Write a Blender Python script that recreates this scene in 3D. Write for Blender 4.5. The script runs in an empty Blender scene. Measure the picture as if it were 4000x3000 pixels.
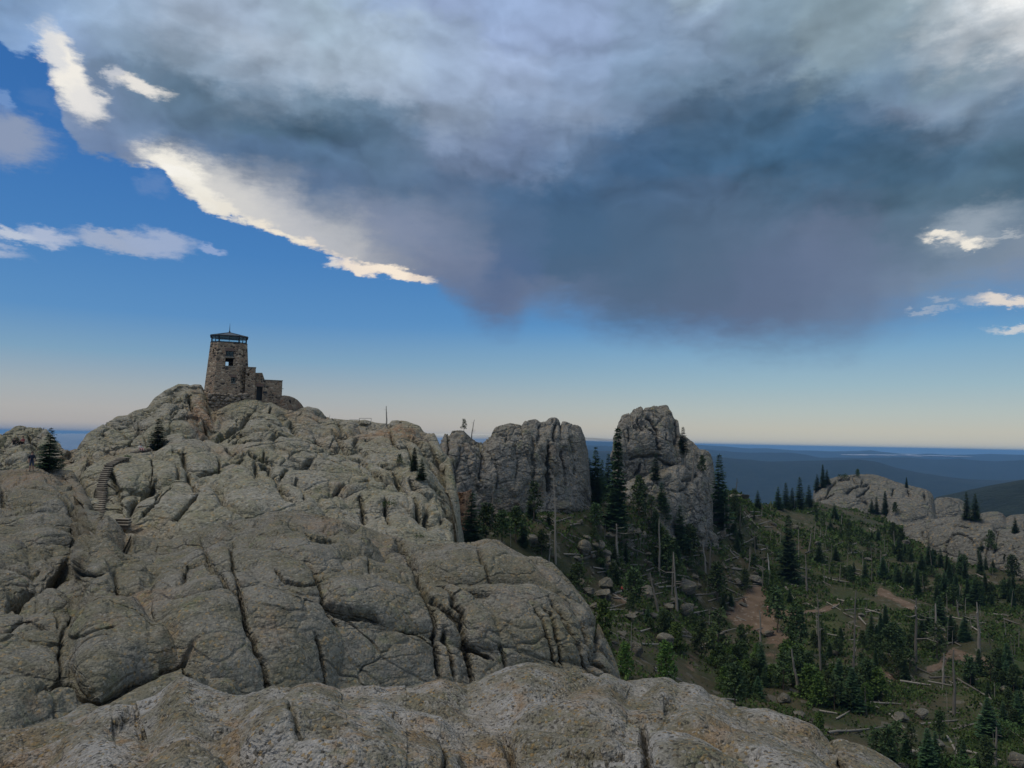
import bpy, bmesh, math, random
import numpy as np
from mathutils import Vector, Matrix, Euler

# ------------------------------------------------------------------ scene, camera, sky, sun
scene = bpy.context.scene
COL = scene.collection
random.seed(7)
RNG = np.random.default_rng(11)

FPX = 3005.0                       # focal length in photograph pixels (4000 x 3000)
PITCH = math.radians(4.2)
ROLL = math.radians(1.15)
FW = np.array([0.0, math.cos(PITCH), math.sin(PITCH)])
RT0 = np.array([1.0, 0.0, 0.0])
UP0 = np.array([0.0, -math.sin(PITCH), math.cos(PITCH)])
UPV = UP0 * math.cos(ROLL) - RT0 * math.sin(ROLL)
RTV = RT0 * math.cos(ROLL) + UP0 * math.sin(ROLL)

cam_data = bpy.data.cameras.new("camera")
cam = bpy.data.objects.new("camera", cam_data)
COL.objects.link(cam)
cam_data.sensor_fit = 'HORIZONTAL'
cam_data.sensor_width = 36.0
cam_data.lens = 36.0 * FPX / 4000.0
cam_data.clip_start = 0.1
cam_data.clip_end = 200000.0
cam.matrix_world = Matrix(((RTV[0], UPV[0], -FW[0], 0), (RTV[1], UPV[1], -FW[1], 0), (RTV[2], UPV[2], -FW[2], 0), (0, 0, 0, 1)))
scene.camera = cam
scene.render.resolution_x, scene.render.resolution_y = 1024, 768

def ray(u, v):
    """direction with y = 1 through photograph pixel (u, v); arrays allowed"""
    u = np.asarray(u, float); v = np.asarray(v, float)
    d = FW + RTV * ((u - 2000.0) / FPX)[..., None] - UPV * ((v - 1500.0) / FPX)[..., None]
    return d / d[..., 1:2]

def P(u, v, y):
    return ray(u, v) * np.asarray(y, float)[..., None]

def proj(p):
    p = np.asarray(p, float)
    z = p @ FW
    return 2000.0 + FPX * (p @ RTV) / z, 1500.0 - FPX * (p @ UPV) / z

def azel(u, v):
    d = ray(u, v)
    return math.degrees(math.atan2(d[0], d[1])), math.degrees(math.atan2(d[2], math.hypot(d[0], d[1])))

scene.view_settings.view_transform = 'Standard'
scene.view_settings.look = 'None'
scene.view_settings.gamma = 1.0
scene.view_settings.exposure = 0.86
scene.render.engine = 'CYCLES'
scene.cycles.max_bounces = 8
scene.cycles.diffuse_bounces = 3
scene.cycles.glossy_bounces = 2
scene.cycles.transparent_max_bounces = 12
scene.cycles.volume_bounces = 1
scene.cycles.use_denoising = True

def lin(r, g, b):
    f = lambda c: (c / 255.0) / 12.92 if c <= 10 else (((c / 255.0) + 0.055) / 1.055) ** 2.4
    return (f(r), f(g), f(b), 1.0)

SUN_EL, SUN_AZ = math.radians(60.0), math.radians(-108.0)     # azimuth from +Y towards +X: high, on the left
sun_data = bpy.data.lights.new("sun", 'SUN')
sun_data.energy = 1.12
sun_data.angle = math.radians(40.0)
sun_data.color = (1.0, 0.90, 0.73)
sun = bpy.data.objects.new("sun", sun_data)
COL.objects.link(sun)
sd = Vector((math.sin(SUN_AZ) * math.cos(SUN_EL), math.cos(SUN_AZ) * math.cos(SUN_EL), math.sin(SUN_EL)))
sun.rotation_euler = (-sd).to_track_quat('-Z', 'Y').to_euler()

class NT:
    """small helper for writing node graphs"""
    def __init__(self, tree):
        self.t = tree; self.n = tree.nodes; self.l = tree.links
    def new(self, kind, **kw):
        nd = self.n.new(kind)
        for k, val in kw.items(): setattr(nd, k, val)
        return nd
    def put(self, sock, val):
        if isinstance(val, bpy.types.NodeSocket): self.l.new(val, sock)
        elif val is not None: sock.default_value = val
    def math(self, op, a, b=None, c=None, clamp=False):
        nd = self.new('ShaderNodeMath', operation=op); nd.use_clamp = clamp
        self.put(nd.inputs[0], a)
        if b is not None: self.put(nd.inputs[1], b)
        if c is not None: self.put(nd.inputs[2], c)
        return nd.outputs[0]
    def vmath(self, op, a, b=None, scale=None):
        nd = self.new('ShaderNodeVectorMath', operation=op)
        self.put(nd.inputs[0], a)
        if b is not None: self.put(nd.inputs[1], b)
        if scale is not None: self.put(nd.inputs['Scale'], scale)
        return nd.outputs['Value'] if op in ('LENGTH', 'DOT_PRODUCT', 'DISTANCE') else nd.outputs['Vector']
    def noise(self, vec, scale, detail=4.0, rough=0.55, lac=2.0, color=False, dist=0.0):
        nd = self.new('ShaderNodeTexNoise')
        self.put(nd.inputs['Vector'], vec); self.put(nd.inputs['Scale'], scale)
        nd.inputs['Detail'].default_value = detail; nd.inputs['Roughness'].default_value = rough
        nd.inputs['Lacunarity'].default_value = lac; nd.inputs['Distortion'].default_value = dist
        return nd.outputs['Color'] if color else nd.outputs[0]
    def voronoi(self, vec, scale, feature='F1', out='Distance', rand=1.0, metric='EUCLIDEAN'):
        nd = self.new('ShaderNodeTexVoronoi', feature=feature)
        if feature != 'DISTANCE_TO_EDGE': nd.distance = metric
        self.put(nd.inputs['Vector'], vec); self.put(nd.inputs['Scale'], scale)
        nd.inputs['Randomness'].default_value = rand
        return nd.outputs[out]
    def ramp(self, fac, stops, interp='LINEAR'):
        nd = self.new('ShaderNodeValToRGB'); cr = nd.color_ramp; cr.interpolation = interp
        while len(cr.elements) < len(stops): cr.elements.new(0.5)
        for e, (p, c) in zip(cr.elements, stops):
            e.position = p; e.color = c if len(c) == 4 else (*c, 1.0)
        self.put(nd.inputs[0], fac)
        return nd.outputs[0]
    def step(self, x, lo, hi):
        nd = self.new('ShaderNodeMapRange', interpolation_type='SMOOTHSTEP')
        self.put(nd.inputs[0], x); self.put(nd.inputs[1], lo); self.put(nd.inputs[2], hi)
        return nd.outputs[0]
    def mix(self, fac, a, b, blend='MIX'):
        nd = self.new('ShaderNodeMix', data_type='RGBA', blend_type=blend)
        self.put(nd.inputs[0], fac); self.put(nd.inputs[6], a); self.put(nd.inputs[7], b)
        return nd.outputs[2]
    def mapping(self, vec, scale=(1, 1, 1), rot=(0, 0, 0), loc=(0, 0, 0)):
        nd = self.new('ShaderNodeMapping')
        self.put(nd.inputs[0], vec); nd.inputs[1].default_value = loc; nd.inputs[2].default_value = rot; nd.inputs[3].default_value = scale
        return nd.outputs[0]
    def curve(self, x, pts, x0, x1, y0, y1):
        """piecewise curve y(x) given as points, through a Float Curve node"""
        mr = self.new('ShaderNodeMapRange'); self.put(mr.inputs[0], x)
        mr.inputs[1].default_value = x0; mr.inputs[2].default_value = x1
        fc = self.new('ShaderNodeFloatCurve'); cm = fc.mapping; c = cm.curves[0]
        nrm = [((a - x0) / (x1 - x0), (b - y0) / (y1 - y0)) for a, b in sorted(pts)]
        nrm = [p for p in nrm if -0.001 <= p[0] <= 1.001]
        c.points[0].location = nrm[0]; c.points[1].location = nrm[-1]
        for p in nrm[1:-1]: c.points.new(*p)
        for p in c.points: p.handle_type = 'AUTO_CLAMPED'
        cm.use_clip = False; cm.update()
        self.put(fc.inputs['Value'], mr.outputs[0])
        return self.math('MULTIPLY_ADD', fc.outputs[0], y1 - y0, y0)

# ---- the sky: blue evening sky, a grey shower deck with ragged edges, a rain shaft and small clouds
world = bpy.data.worlds.new("World"); scene.world = world; world.use_nodes = True
W = NT(world.node_tree); W.n.clear()
wout = W.new('ShaderNodeOutputWorld'); bg = W.new('ShaderNodeBackground')
W.l.new(bg.outputs[0], wout.inputs[0])
dirv = W.new('ShaderNodeTexCoord').outputs['Generated']
sep = W.new('ShaderNodeSeparateXYZ'); W.put(sep.inputs[0], dirv)
DEG = 180.0 / math.pi
az0 = W.math('MULTIPLY', W.math('ARCTAN2', sep.outputs[0], sep.outputs[1]), DEG)
el0 = W.math('MULTIPLY', W.math('ARCSINE', sep.outputs[2]), DEG)
wn = W.noise(dirv, 9.0, 6.0, 0.6, color=True)                 # billow noise used to fray everything
wsep = W.new('ShaderNodeSeparateColor'); W.put(wsep.inputs[0], wn)
wn2 = W.noise(dirv, 3.2, 3.0, 0.5, color=True)
wsep2 = W.new('ShaderNodeSeparateColor'); W.put(wsep2.inputs[0], wn2)
n1 = W.math('SUBTRACT', wsep.outputs[0], 0.5); n2 = W.math('SUBTRACT', wsep.outputs[1], 0.5); n3 = W.math('SUBTRACT', wsep.outputs[2], 0.5)
m1 = W.math('SUBTRACT', wsep2.outputs[0], 0.5); m2 = W.math('SUBTRACT', wsep2.outputs[1], 0.5)
strv = W.mapping(dirv, scale=(1.0, 1.0, 2.6))
fine = W.math('SUBTRACT', W.noise(strv, 26.0, 8.0, 0.62), 0.5)

nishita = W.new('ShaderNodeTexSky', sky_type='NISHITA')
nishita.sun_disc = False; nishita.sun_elevation = SUN_EL; nishita.sun_rotation = SUN_AZ
nishita.altitude = 2200.0; nishita.air_density = 1.0; nishita.dust_density = 1.0; nishita.ozone_density = 1.5
eln = W.math('DIVIDE', el0, 30.0, clamp=True)
SKY_L = [(0.0, (122, 132, 154)), (0.008, (150, 152, 162)), (0.022, (174, 168, 166)), (0.055, (176, 173, 171)), (0.10, (164, 173, 178)), (0.18, (124, 162, 190)), (0.27, (88, 143, 195)), (0.42, (68, 128, 190)), (0.60, (55, 115, 183)), (0.84, (45, 103, 172)), (1.0, (42, 96, 165))]
SKY_R = [(0.0, (176, 182, 180)), (0.012, (188, 186, 176)), (0.038, (192, 189, 176)), (0.08, (180, 190, 186)), (0.14, (156, 184, 195)), (0.225, (124, 169, 200)), (0.29, (86, 146, 198)), (0.42, (66, 128, 190)), (0.65, (56, 115, 180)), (1.0, (48, 100, 165))]
skl = W.ramp(eln, [(max(p, 0), lin(*c)) for p, c in SKY_L])
skr = W.ramp(eln, [(max(p, 0), lin(*c)) for p, c in SKY_R])
sky = W.mix(W.step(az0, -22.0, 24.0), skl, skr)
nis = W.new('ShaderNodeMix', data_type='RGBA', blend_type='MULTIPLY'); nis.inputs[0].default_value = 1.0
W.put(nis.inputs[6], nishita.outputs[0]); nis.inputs[7].default_value = (0.07, 0.07, 0.07, 1)
sky = W.mix(0.12, sky, nis.outputs[2])

# smooth colour field of the cloud deck: (u, v) of the photograph turned into directions
DECK = {0: [(0, 118, 148, 192), (250, 130, 155, 190), (500, 135, 155, 185), (750, 150, 165, 190), (1000, 148, 165, 190), (1250, 150, 170, 190), (1500, 140, 160, 195), (1750, 138, 155, 195), (2000, 135, 155, 195), (2250, 130, 148, 185), (2500, 120, 140, 170), (2750, 146, 166, 186), (3000, 115, 135, 155), (3250, 115, 135, 150), (3500, 130, 148, 160), (3750, 190, 198, 205), (4000, 240, 240, 238)],
        150: [(0, 110, 142, 190), (250, 125, 145, 180), (500, 120, 140, 165), (750, 140, 155, 175), (1000, 150, 163, 182), (1250, 148, 165, 185), (1500, 155, 172, 192), (1750, 140, 158, 185), (2000, 138, 156, 196), (2250, 132, 150, 188), (2500, 118, 138, 170), (2750, 118, 136, 165), (3000, 108, 130, 150), (3250, 130, 150, 165), (3500, 118, 138, 155), (3750, 150, 160, 172), (4000, 185, 190, 195)],
        300: [(250, 120, 140, 180), (500, 105, 130, 160), (750, 85, 112, 140), (1000, 125, 142, 165), (1250, 150, 165, 185), (1500, 150, 165, 188), (1750, 138, 155, 185), (2000, 142, 158, 190), (2250, 125, 145, 180), (2500, 105, 128, 158), (2750, 105, 128, 155), (3000, 100, 122, 150), (3250, 125, 145, 160), (3500, 95, 120, 148), (3750, 112, 134, 152), (4000, 90, 115, 145)],
        450: [(250, 130, 150, 190), (500, 100, 125, 160), (750, 90, 115, 145), (1000, 75, 103, 132), (1250, 72, 102, 130), (1500, 85, 112, 142), (1750, 125, 140, 165), (2000, 120, 138, 170), (2250, 125, 142, 172), (2480, 114, 134, 166), (2640, 76, 104, 138), (2800, 70, 99, 132), (3000, 68, 98, 130), (3250, 62, 95, 130), (3500, 105, 122, 150), (3750, 115, 132, 155), (4000, 85, 110, 138)],
        600: [(400, 95, 120, 165), (500, 110, 130, 170), (750, 85, 110, 150), (1000, 78, 106, 146), (1250, 78, 106, 142), (1500, 85, 112, 145), (1750, 105, 122, 155), (2000, 105, 122, 158), (2230, 106, 126, 160), (2400, 60, 95, 138), (2500, 55, 92, 135), (2750, 58, 94, 132), (3000, 58, 95, 132), (3250, 52, 90, 128), (3500, 58, 95, 130), (3750, 70, 102, 135), (4000, 75, 105, 130)],
        750: [(600, 225, 222, 214), (750, 216, 214, 208), (1000, 160, 167, 182), (1250, 85, 110, 150), (1500, 85, 110, 145), (1750, 86, 110, 148), (2000, 70, 101, 142), (2250, 62, 96, 138), (2500, 70, 98, 135), (2750, 75, 100, 135), (3000, 72, 100, 132), (3250, 68, 98, 130), (3500, 72, 102, 130), (3750, 82, 112, 138), (4000, 72, 104, 132)],
        900: [(800, 220, 216, 206), (1000, 212, 210, 205), (1250, 178, 182, 188), (1500, 130, 142, 168), (1750, 100, 119, 152), (2000, 76, 104, 144), (2250, 66, 98, 136), (2500, 72, 100, 135), (2750, 80, 104, 136), (3000, 86, 108, 140), (3250, 100, 116, 148), (3500, 88, 112, 140), (3600, 80, 108, 135), (3750, 110, 130, 155), (4000, 130, 145, 165)],
        1050: [(1300, 186, 186, 188), (1500, 140, 148, 168), (1750, 112, 124, 156), (2000, 76, 102, 146), (2250, 72, 100, 136), (2500, 76, 102, 136), (2750, 84, 106, 138), (3000, 92, 110, 144), (3250, 100, 116, 150), (3500, 110, 128, 158), (3750, 120, 140, 168), (4000, 125, 142, 170)],
        1200: [(1750, 90, 112, 155), (2000, 90, 105, 145), (2100, 112, 126, 156), (2250, 94, 112, 148), (2500, 82, 104, 138), (2750, 88, 106, 140), (3000, 92, 108, 142), (3250, 98, 116, 150), (3500, 105, 128, 165), (3750, 120, 150, 185)],
        1330: [(1900, 85, 112, 160), (2000, 90, 115, 160), (2500, 100, 116, 150), (2700, 104, 118, 150), (3000, 100, 120, 152), (3300, 102, 125, 160), (3700, 122, 158, 190)]}
wa = W.math('MULTIPLY_ADD', n1, 5.0, W.math('MULTIPLY_ADD', m1, 2.0, W.math('MULTIPLY_ADD', fine, 2.6, az0)))
we = W.math('MULTIPLY_ADD', n2, 4.4, W.math('MULTIPLY_ADD', m2, 1.8, W.math('MULTIPLY_ADD', fine, 2.2, el0)))
pts = np.array([(*azel(u, v), *lin(r, g, b)[:3]) for v, row in DECK.items() for (u, r, g, b) in row])
def field_at(a, e):
    w = np.exp(-((pts[:, 0] - a) / 2.3) ** 2 - ((pts[:, 1] - e) / 1.35) ** 2) + 1e-5 * np.exp(-((pts[:, 0] - a) ** 2 + (pts[:, 1] - e) ** 2) / 60.0) + 1e-12
    return (w[:, None] * pts[:, 2:]).sum(0) / w.sum()
# rows of colour stops along the azimuth, blended from row to row with the elevation
A0, A1, rows_e = -36.0, 36.0, np.linspace(6.0, 32.0, 16)
wan = W.new('ShaderNodeMapRange'); W.put(wan.inputs[0], wa); wan.inputs[1].default_value = A0; wan.inputs[2].default_value = A1
field = None
for k, e in enumerate(rows_e):
    st = [(q / 31.0, tuple(field_at(A0 + (A1 - A0) * q / 31.0, e)) + (1.0,)) for q in range(32)]
    c = W.ramp(wan.outputs[0], st, 'EASE')
    if field is None: field = c
    else:
        field = W.mix(W.step(we, rows_e[k - 1], e), field, c)
field = W.mix(W.step(W.math('ABSOLUTE', az0), 38.0, 60.0), field, lin(126, 142, 168))
# billows: the lit side of each swelling, from the slope of a noise along the light
bv = W.vmath('ADD', W.mapping(dirv, scale=(1.0, 1.0, 1.55)), W.vmath('SCALE', wn2, scale=0.12))
bv = W.vmath('ADD', bv, W.vmath('SCALE', wn, scale=0.05))
def lumps(v): return W.math('ABSOLUTE', W.math('SUBTRACT', W.noise(v, 5.5, 4.0, 0.50), 0.5))
relief = W.math('SUBTRACT', lumps(bv), lumps(W.vmath('ADD', bv, (-0.010, 0.0, 0.026))))
puff = W.math('MULTIPLY_ADD', n3, 0.20, W.math('MULTIPLY_ADD', fine, 0.12, W.math('MULTIPLY_ADD', relief, 2.3, 1.0)))
deck_soft = W.curve(az0, [(-40, 0.3), (-33, 0.3), (-14, 0.3), (-8, 0.35), (-3, 2.0), (4, 2.4), (14, 2.6), (26, 2.6), (34, 2.6), (40, 2)], -40, 40, 0, 5)
puff = W.math('ADD', W.math('MULTIPLY', W.math('SUBTRACT', puff, 1.0), W.math('MULTIPLY_ADD', W.step(W.math('MULTIPLY_ADD', n1, 4.0, W.math('SUBTRACT', el0, W.math('MULTIPLY', W.step(az0, 8.0, 24.0), -2.0))), 15.0, 20.0), 0.90, 0.10)), 1.0)
hs = W.new('ShaderNodeHueSaturation'); W.put(hs.inputs['Color'], field); hs.inputs['Saturation'].default_value = 0.92; hs.inputs['Hue'].default_value = 0.492
field = W.vmath('SCALE', hs.outputs[0], scale=puff)

# ragged step between the lit upper billows and the smooth slate veil below them
R2E = [azel(u, v) for u, v in [(-200, 260), (300, 300), (600, 290), (800, 330), (1000, 410), (1250, 470), (1450, 500), (1600, 560), (1750, 630), (1950, 660), (2100, 690), (2230, 660), (2330, 585), (2450, 570), (2560, 480), (2640, 420), (2800, 360), (3000, 320), (3200, 380), (3400, 430), (3700, 510), (4000, 480), (4400, 450)]]
rim2 = W.curve(az0, [(-40, 22)] + [p for p in R2E if -39.5 < p[0] < 39.5] + [(40, 20)], -40, 40, 0, 40)
ed = W.math('ADD', W.math('SUBTRACT', el0, rim2), W.math('ADD', W.math('MULTIPLY', lumps(W.vmath('SCALE', bv, scale=2.2)), 7.0), W.math('MULTIPLY_ADD', n2, 3.0, W.math('MULTIPLY_ADD', fine, 1.6, -0.9))))
field = W.vmath('SCALE', field, scale=W.math('MULTIPLY_ADD', W.step(ed, -0.55, 0.75), 0.22, 0.92))
# lower rim of the deck
EDGE = [(-2500, -2500), (-700, -100), (-200, 40), (0, 130), (60, 200), (130, 200), (190, 280), (230, 430), (270, 520), (340, 600), (500, 625), (600, 640), (680, 720), (800, 815), (1000, 885), (1250, 965), (1400, 1035), (1560, 1085), (1690, 1100), (1790, 1180), (1880, 1260), (1990, 1290), (2080, 1225), (2200, 1215), (2330, 1265), (2500, 1300), (2700, 1320), (3000, 1350), (3300, 1350), (3500, 1270), (3700, 1180), (4000, 1150), (4600, 1100)]
epts = [azel(u, v) for u, v in EDGE[1:]]
epts = [(-40, 42)] + [p for p in epts if -39.5 < p[0] < 39.5] + [(40, 8)]
rim = W.curve(az0, epts, -40, 40, -5, 50)
fray = W.math('ADD', W.math('MULTIPLY', n2, 1.8), W.math('MULTIPLY', fine, 2.4))
over = W.math('ADD', W.math('SUBTRACT', el0, rim), fray)
mask = W.step(W.math('DIVIDE', over, deck_soft), -0.8, 1.0)
sky = W.mix(mask, sky, field)

# sunlit white edges and the small separate clouds: stretched soft ellipses frayed by noise (u, v, half width, half height, tilt, colour, sharpness)
BITS = [(250, 290, 60, 150, -30, (240, 236, 228), 1.7, 1.0, 0), (330, 400, 70, 50, 30, (226, 224, 222), 1.4, .9, 0), (190, 210, 40, 60, -20, (214, 216, 220), 1.4, .8, 0), (545, 334, 90, 30, 6, (232, 228, 222), 1.5, .95, 0), (436, 300, 30, 36, 0, (206, 208, 214), 1.4, .7, 0),
        (1040, 850, 460, 120, 20, (186, 188, 194), 1.0, .95, 1), (860, 760, 270, 110, 24, (208, 207, 205), 1.05, .95, 1), (680, 655, 130, 56, 16, (240, 236, 226), 1.6, 1.0, 1), (690, 668, 80, 26, 12, (246, 243, 236), 1.6, 1.0, 1), (800, 770, 130, 40, 34, (238, 234, 224), 1.4, 1.0, 1), (920, 850, 150, 34, 27, (230, 225, 214), 1.4, .95, 1), (1100, 920, 150, 26, 20, (240, 230, 213), 1.4, .95, 1), (1240, 968, 90, 22, 24, (238, 224, 208), 1.3, .8, 1), (1600, 900, 320, 110, 14, (128, 140, 166), 1.0, .6, 1),
        (1290, 1026, 36, 20, 10, (222, 218, 214), 1.5, .85, 0), (1400, 1045, 110, 24, 12, (240, 226, 210), 1.5, .95, 0), (1540, 1066, 150, 24, 6, (246, 232, 214), 1.5, 1.0, 0), (1650, 1085, 60, 16, 14, (236, 220, 204), 1.4, .8, 0),
        (60, 925, 120, 26, 2, (188, 197, 213), 1.5, .95, 0), (200, 922, 90, 34, 4, (172, 184, 208), 1.5, .95, 0), (400, 925, 100, 34, 6, (158, 172, 198), 1.5, .95, 0), (520, 950, 110, 34, 10, (156, 170, 196), 1.5, .95, 0), (640, 955, 110, 50, 2, (156, 172, 202), 1.5, .95, 0), (830, 982, 54, 18, 4, (150, 170, 208), 1.4, .8, 0), (-250, 940, 240, 30, 3, (170, 182, 206), 1.6, .9, 0),
        (40, 530, 130, 80, 8, (140, 154, 180), 1.5, .95, 0), (-250, 520, 240, 90, 0, (138, 152, 180), 1.6, .95, 0), (0, 390, 36, 26, 30, (130, 160, 205), 1.3, .6, 0), (590, 715, 46, 50, 20, (98, 134, 186), 1.2, .7, 0), (160, 400, 70, 30, 20, (84, 124, 180), 1.2, .5, 0),
        (3790, 880, 150, 70, -16, (158, 170, 182), 1.0, .75, 0), (3740, 922, 100, 22, 14, (206, 205, 202), 1.3, .9, 0), (3690, 912, 44, 16, 8, (238, 232, 220), 1.5, .95, 0), (3790, 940, 34, 18, 10, (240, 234, 222), 1.5, .95, 0), (3900, 910, 70, 10, -8, (180, 186, 192), 1.2, .6, 0),
        (3950, 1172, 110, 24, 8, (224, 215, 206), 1.5, .95, 0), (3590, 1210, 60, 10, -6, (168, 178, 194), 1.3, .6, 0), (3690, 1158, 36, 10, 0, (160, 172, 190), 1.3, .55, 0), (3790, 1170, 36, 13, 0, (160, 172, 190), 1.3, .55, 0), (3990, 1278, 90, 14, -4, (206, 208, 210), 1.5, .85, 0), (3690, 1200, 46, 8, 4, (160, 174, 194), 1.3, .5, 0)]
bfine = W.noise(strv, 34.0, 6.0, 0.65, color=True)
bs = W.new('ShaderNodeSeparateColor'); W.put(bs.inputs[0], bfine)
fa = W.math('MULTIPLY_ADD', n1, 2.0, W.math('MULTIPLY_ADD', W.math('SUBTRACT', bs.outputs[0], 0.5), 2.8, az0))
fe = W.math('MULTIPLY_ADD', n2, 1.4, W.math('MULTIPLY_ADD', W.math('SUBTRACT', bs.outputs[1], 0.5), 2.0, el0))
bcomb = W.new('ShaderNodeCombineXYZ'); W.put(bcomb.inputs[0], fa); W.put(bcomb.inputs[1], fe)
for (u, v, hw, hh, tilt, c, sh, op, inside) in BITS:
    a, e = azel(u, v); k = DEG / FPX
    mp = W.new('ShaderNodeMapping', vector_type='TEXTURE'); W.put(mp.inputs[0], bcomb.outputs[0])
    mp.inputs[1].default_value = (a, e, 0); mp.inputs[2].default_value = (0, 0, -math.radians(tilt)); mp.inputs[3].default_value = (hw * k, hh * k, 1)
    r = W.vmath('LENGTH', mp.outputs[0])
    mr = W.new('ShaderNodeMapRange', interpolation_type='SMOOTHSTEP')
    W.put(mr.inputs[0], r); mr.inputs[1].default_value = 1.28; mr.inputs[2].default_value = 0.95 - 0.8 / sh; mr.inputs[3].default_value = 0.0; mr.inputs[4].default_value = op
    sky = W.mix(W.math('MULTIPLY', mr.outputs[0], mask) if inside else mr.outputs[0], sky, lin(*c))
W.put(bg.inputs[0], sky)
bg.inputs[1].default_value = 0.551

# ------------------------------------------------------------------ helpers
def tag(o, label=None, cat=None, group=None, kind=None):
    if label: o['label'] = label
    if cat: o['category'] = cat
    if group: o['group'] = group
    if kind: o['kind'] = kind
    return o

def link(name, mesh, parent=None, mat=None):
    o = bpy.data.objects.new(name, mesh)
    COL.objects.link(o)
    if parent is not None: o.parent = parent
    if mat is not None and mesh is not None and not mesh.materials: mesh.materials.append(mat)
    return o

def empty(name, loc, rz=0.0):
    o = bpy.data.objects.new(name, None); COL.objects.link(o)
    o.location = loc; o.rotation_euler = (0, 0, rz); o.empty_display_size = 0.2
    return o

def mesh_np(name, verts, faces, smooth=True, mat_idx=None):
    """faces: (n, k) int array or a list of such arrays"""
    if isinstance(faces, np.ndarray): faces = [faces]
    faces = [np.asarray(f, np.int32) for f in faces if len(f)]
    me = bpy.data.meshes.new(name)
    me.vertices.add(len(verts)); me.vertices.foreach_set('co', np.asarray(verts, np.float32).ravel())
    nl = sum(f.size for f in faces); nf = sum(len(f) for f in faces)
    me.loops.add(nl); me.polygons.add(nf)
    me.loops.foreach_set('vertex_index', np.concatenate([f.ravel() for f in faces]))
    st, pos = [], 0
    for f in faces:
        st.append(pos + np.arange(len(f)) * f.shape[1]); pos += f.size
    me.polygons.foreach_set('loop_start', np.concatenate(st).astype(np.int32))
    if mat_idx is not None: me.polygons.foreach_set('material_index', np.asarray(mat_idx, np.int32))
    me.update(calc_edges=True); me.validate()
    if smooth: me.polygons.foreach_set('use_smooth', np.ones(nf, bool))
    return me

def attr(me, name, arr):
    a = me.attributes.new(name, 'FLOAT', 'POINT'); a.data.foreach_set('value', np.asarray(arr, np.float32).ravel())

def grid_faces(nr, nc):
    i = np.arange(nr - 1)[:, None] * nc + np.arange(nc - 1)[None, :]
    i = i.ravel()
    return np.stack([i, i + 1, i + nc + 1, i + nc], 1)

# ---- numpy noise
def _hash(ix, iy, iz, seed):
    h = (ix.astype(np.int64) * 374761393 + iy.astype(np.int64) * 668265263 + iz.astype(np.int64) * 2147483647 + seed * 974711) & 0xFFFFFFFF
    h = ((h ^ (h >> 13)) * 1274126177) & 0xFFFFFFFF
    h = ((h ^ (h >> 16)) * 2246822519) & 0xFFFFFFFF
    return (h ^ (h >> 15)) & 0xFFFFFFFF

def vnoise(p, seed=0):
    i = np.floor(p).astype(np.int64); f = p - i
    f = f * f * f * (f * (f * 6 - 15) + 10)
    out = np.zeros(len(p))
    for dx in (0, 1):
        wx = f[:, 0] if dx else 1 - f[:, 0]
        for dy in (0, 1):
            wy = f[:, 1] if dy else 1 - f[:, 1]
            for dz in (0, 1):
                wz = f[:, 2] if dz else 1 - f[:, 2]
                out += wx * wy * wz * (_hash(i[:, 0] + dx, i[:, 1] + dy, i[:, 2] + dz, seed) / 4294967296.0)
    return out * 2 - 1

def fbm(p, octv=4, seed=0, gain=0.5, ridged=False):
    s = np.zeros(len(p)); a = 1.0; t = 0.0
    for k in range(octv):
        n = vnoise(p * (2.03 ** k) + k * 17.31, seed + k)
        if ridged: n = 1 - 2 * np.abs(n)
        s += a * n; t += a; a *= gain
    return s / t

def cells(p, seed=0, jit=0.85):
    """Worley cells: F1, F2 and a random value of the nearest cell"""
    i = np.floor(p).astype(np.int64)
    F1 = np.full(len(p), 9.0); F2 = F1.copy(); rid = np.zeros(len(p))
    for dx in (-1, 0, 1):
        for dy in (-1, 0, 1):
            for dz in (-1, 0, 1):
                c = i + np.array([dx, dy, dz])
                h = [_hash(c[:, 0], c[:, 1], c[:, 2], seed + k * 31) / 4294967296.0 for k in range(3)]
                d = np.sqrt(sum((c[:, k] + 0.5 + (h[k] - 0.5) * jit - p[:, k]) ** 2 for k in range(3)))
                near = d < F1
                F2 = np.where(near, F1, np.minimum(F2, d))
                rid = np.where(near, h[0], rid); F1 = np.where(near, d, F1)
    return F1, F2, rid

def pchip(x, y, q):
    x = np.asarray(x, float); y = np.asarray(y, float); h = np.diff(x); dl = np.diff(y) / h
    m = np.zeros_like(y); m[0] = dl[0]; m[-1] = dl[-1]
    for i in range(1, len(x) - 1):
        if dl[i - 1] * dl[i] > 0:
            w1 = 2 * h[i] + h[i - 1]; w2 = h[i] + 2 * h[i - 1]
            m[i] = (w1 + w2) / (w1 / dl[i - 1] + w2 / dl[i])
    q = np.clip(q, x[0], x[-1]); k = np.clip(np.searchsorted(x, q) - 1, 0, len(h) - 1); t = (q - x[k]) / h[k]
    return ((1 + 2 * t) * (1 - t) ** 2 * y[k] + t * (1 - t) ** 2 * h[k] * m[k] + t * t * (3 - 2 * t) * y[k + 1] + t * t * (t - 1) * h[k] * m[k + 1])

def at(pts, u):
    a = np.array(sorted(pts), float)
    return np.interp(u, a[:, 0], a[:, 1])

def tr(ox, oy, s, *lines):
    """crack lines noted in a zoomed crop (origin ox, oy, scale s): (width px, depth px, [points])"""
    return [(w, d, [(ox + x * s, oy + y * s) for x, y in pts]) for (w, d, pts) in lines]

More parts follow.
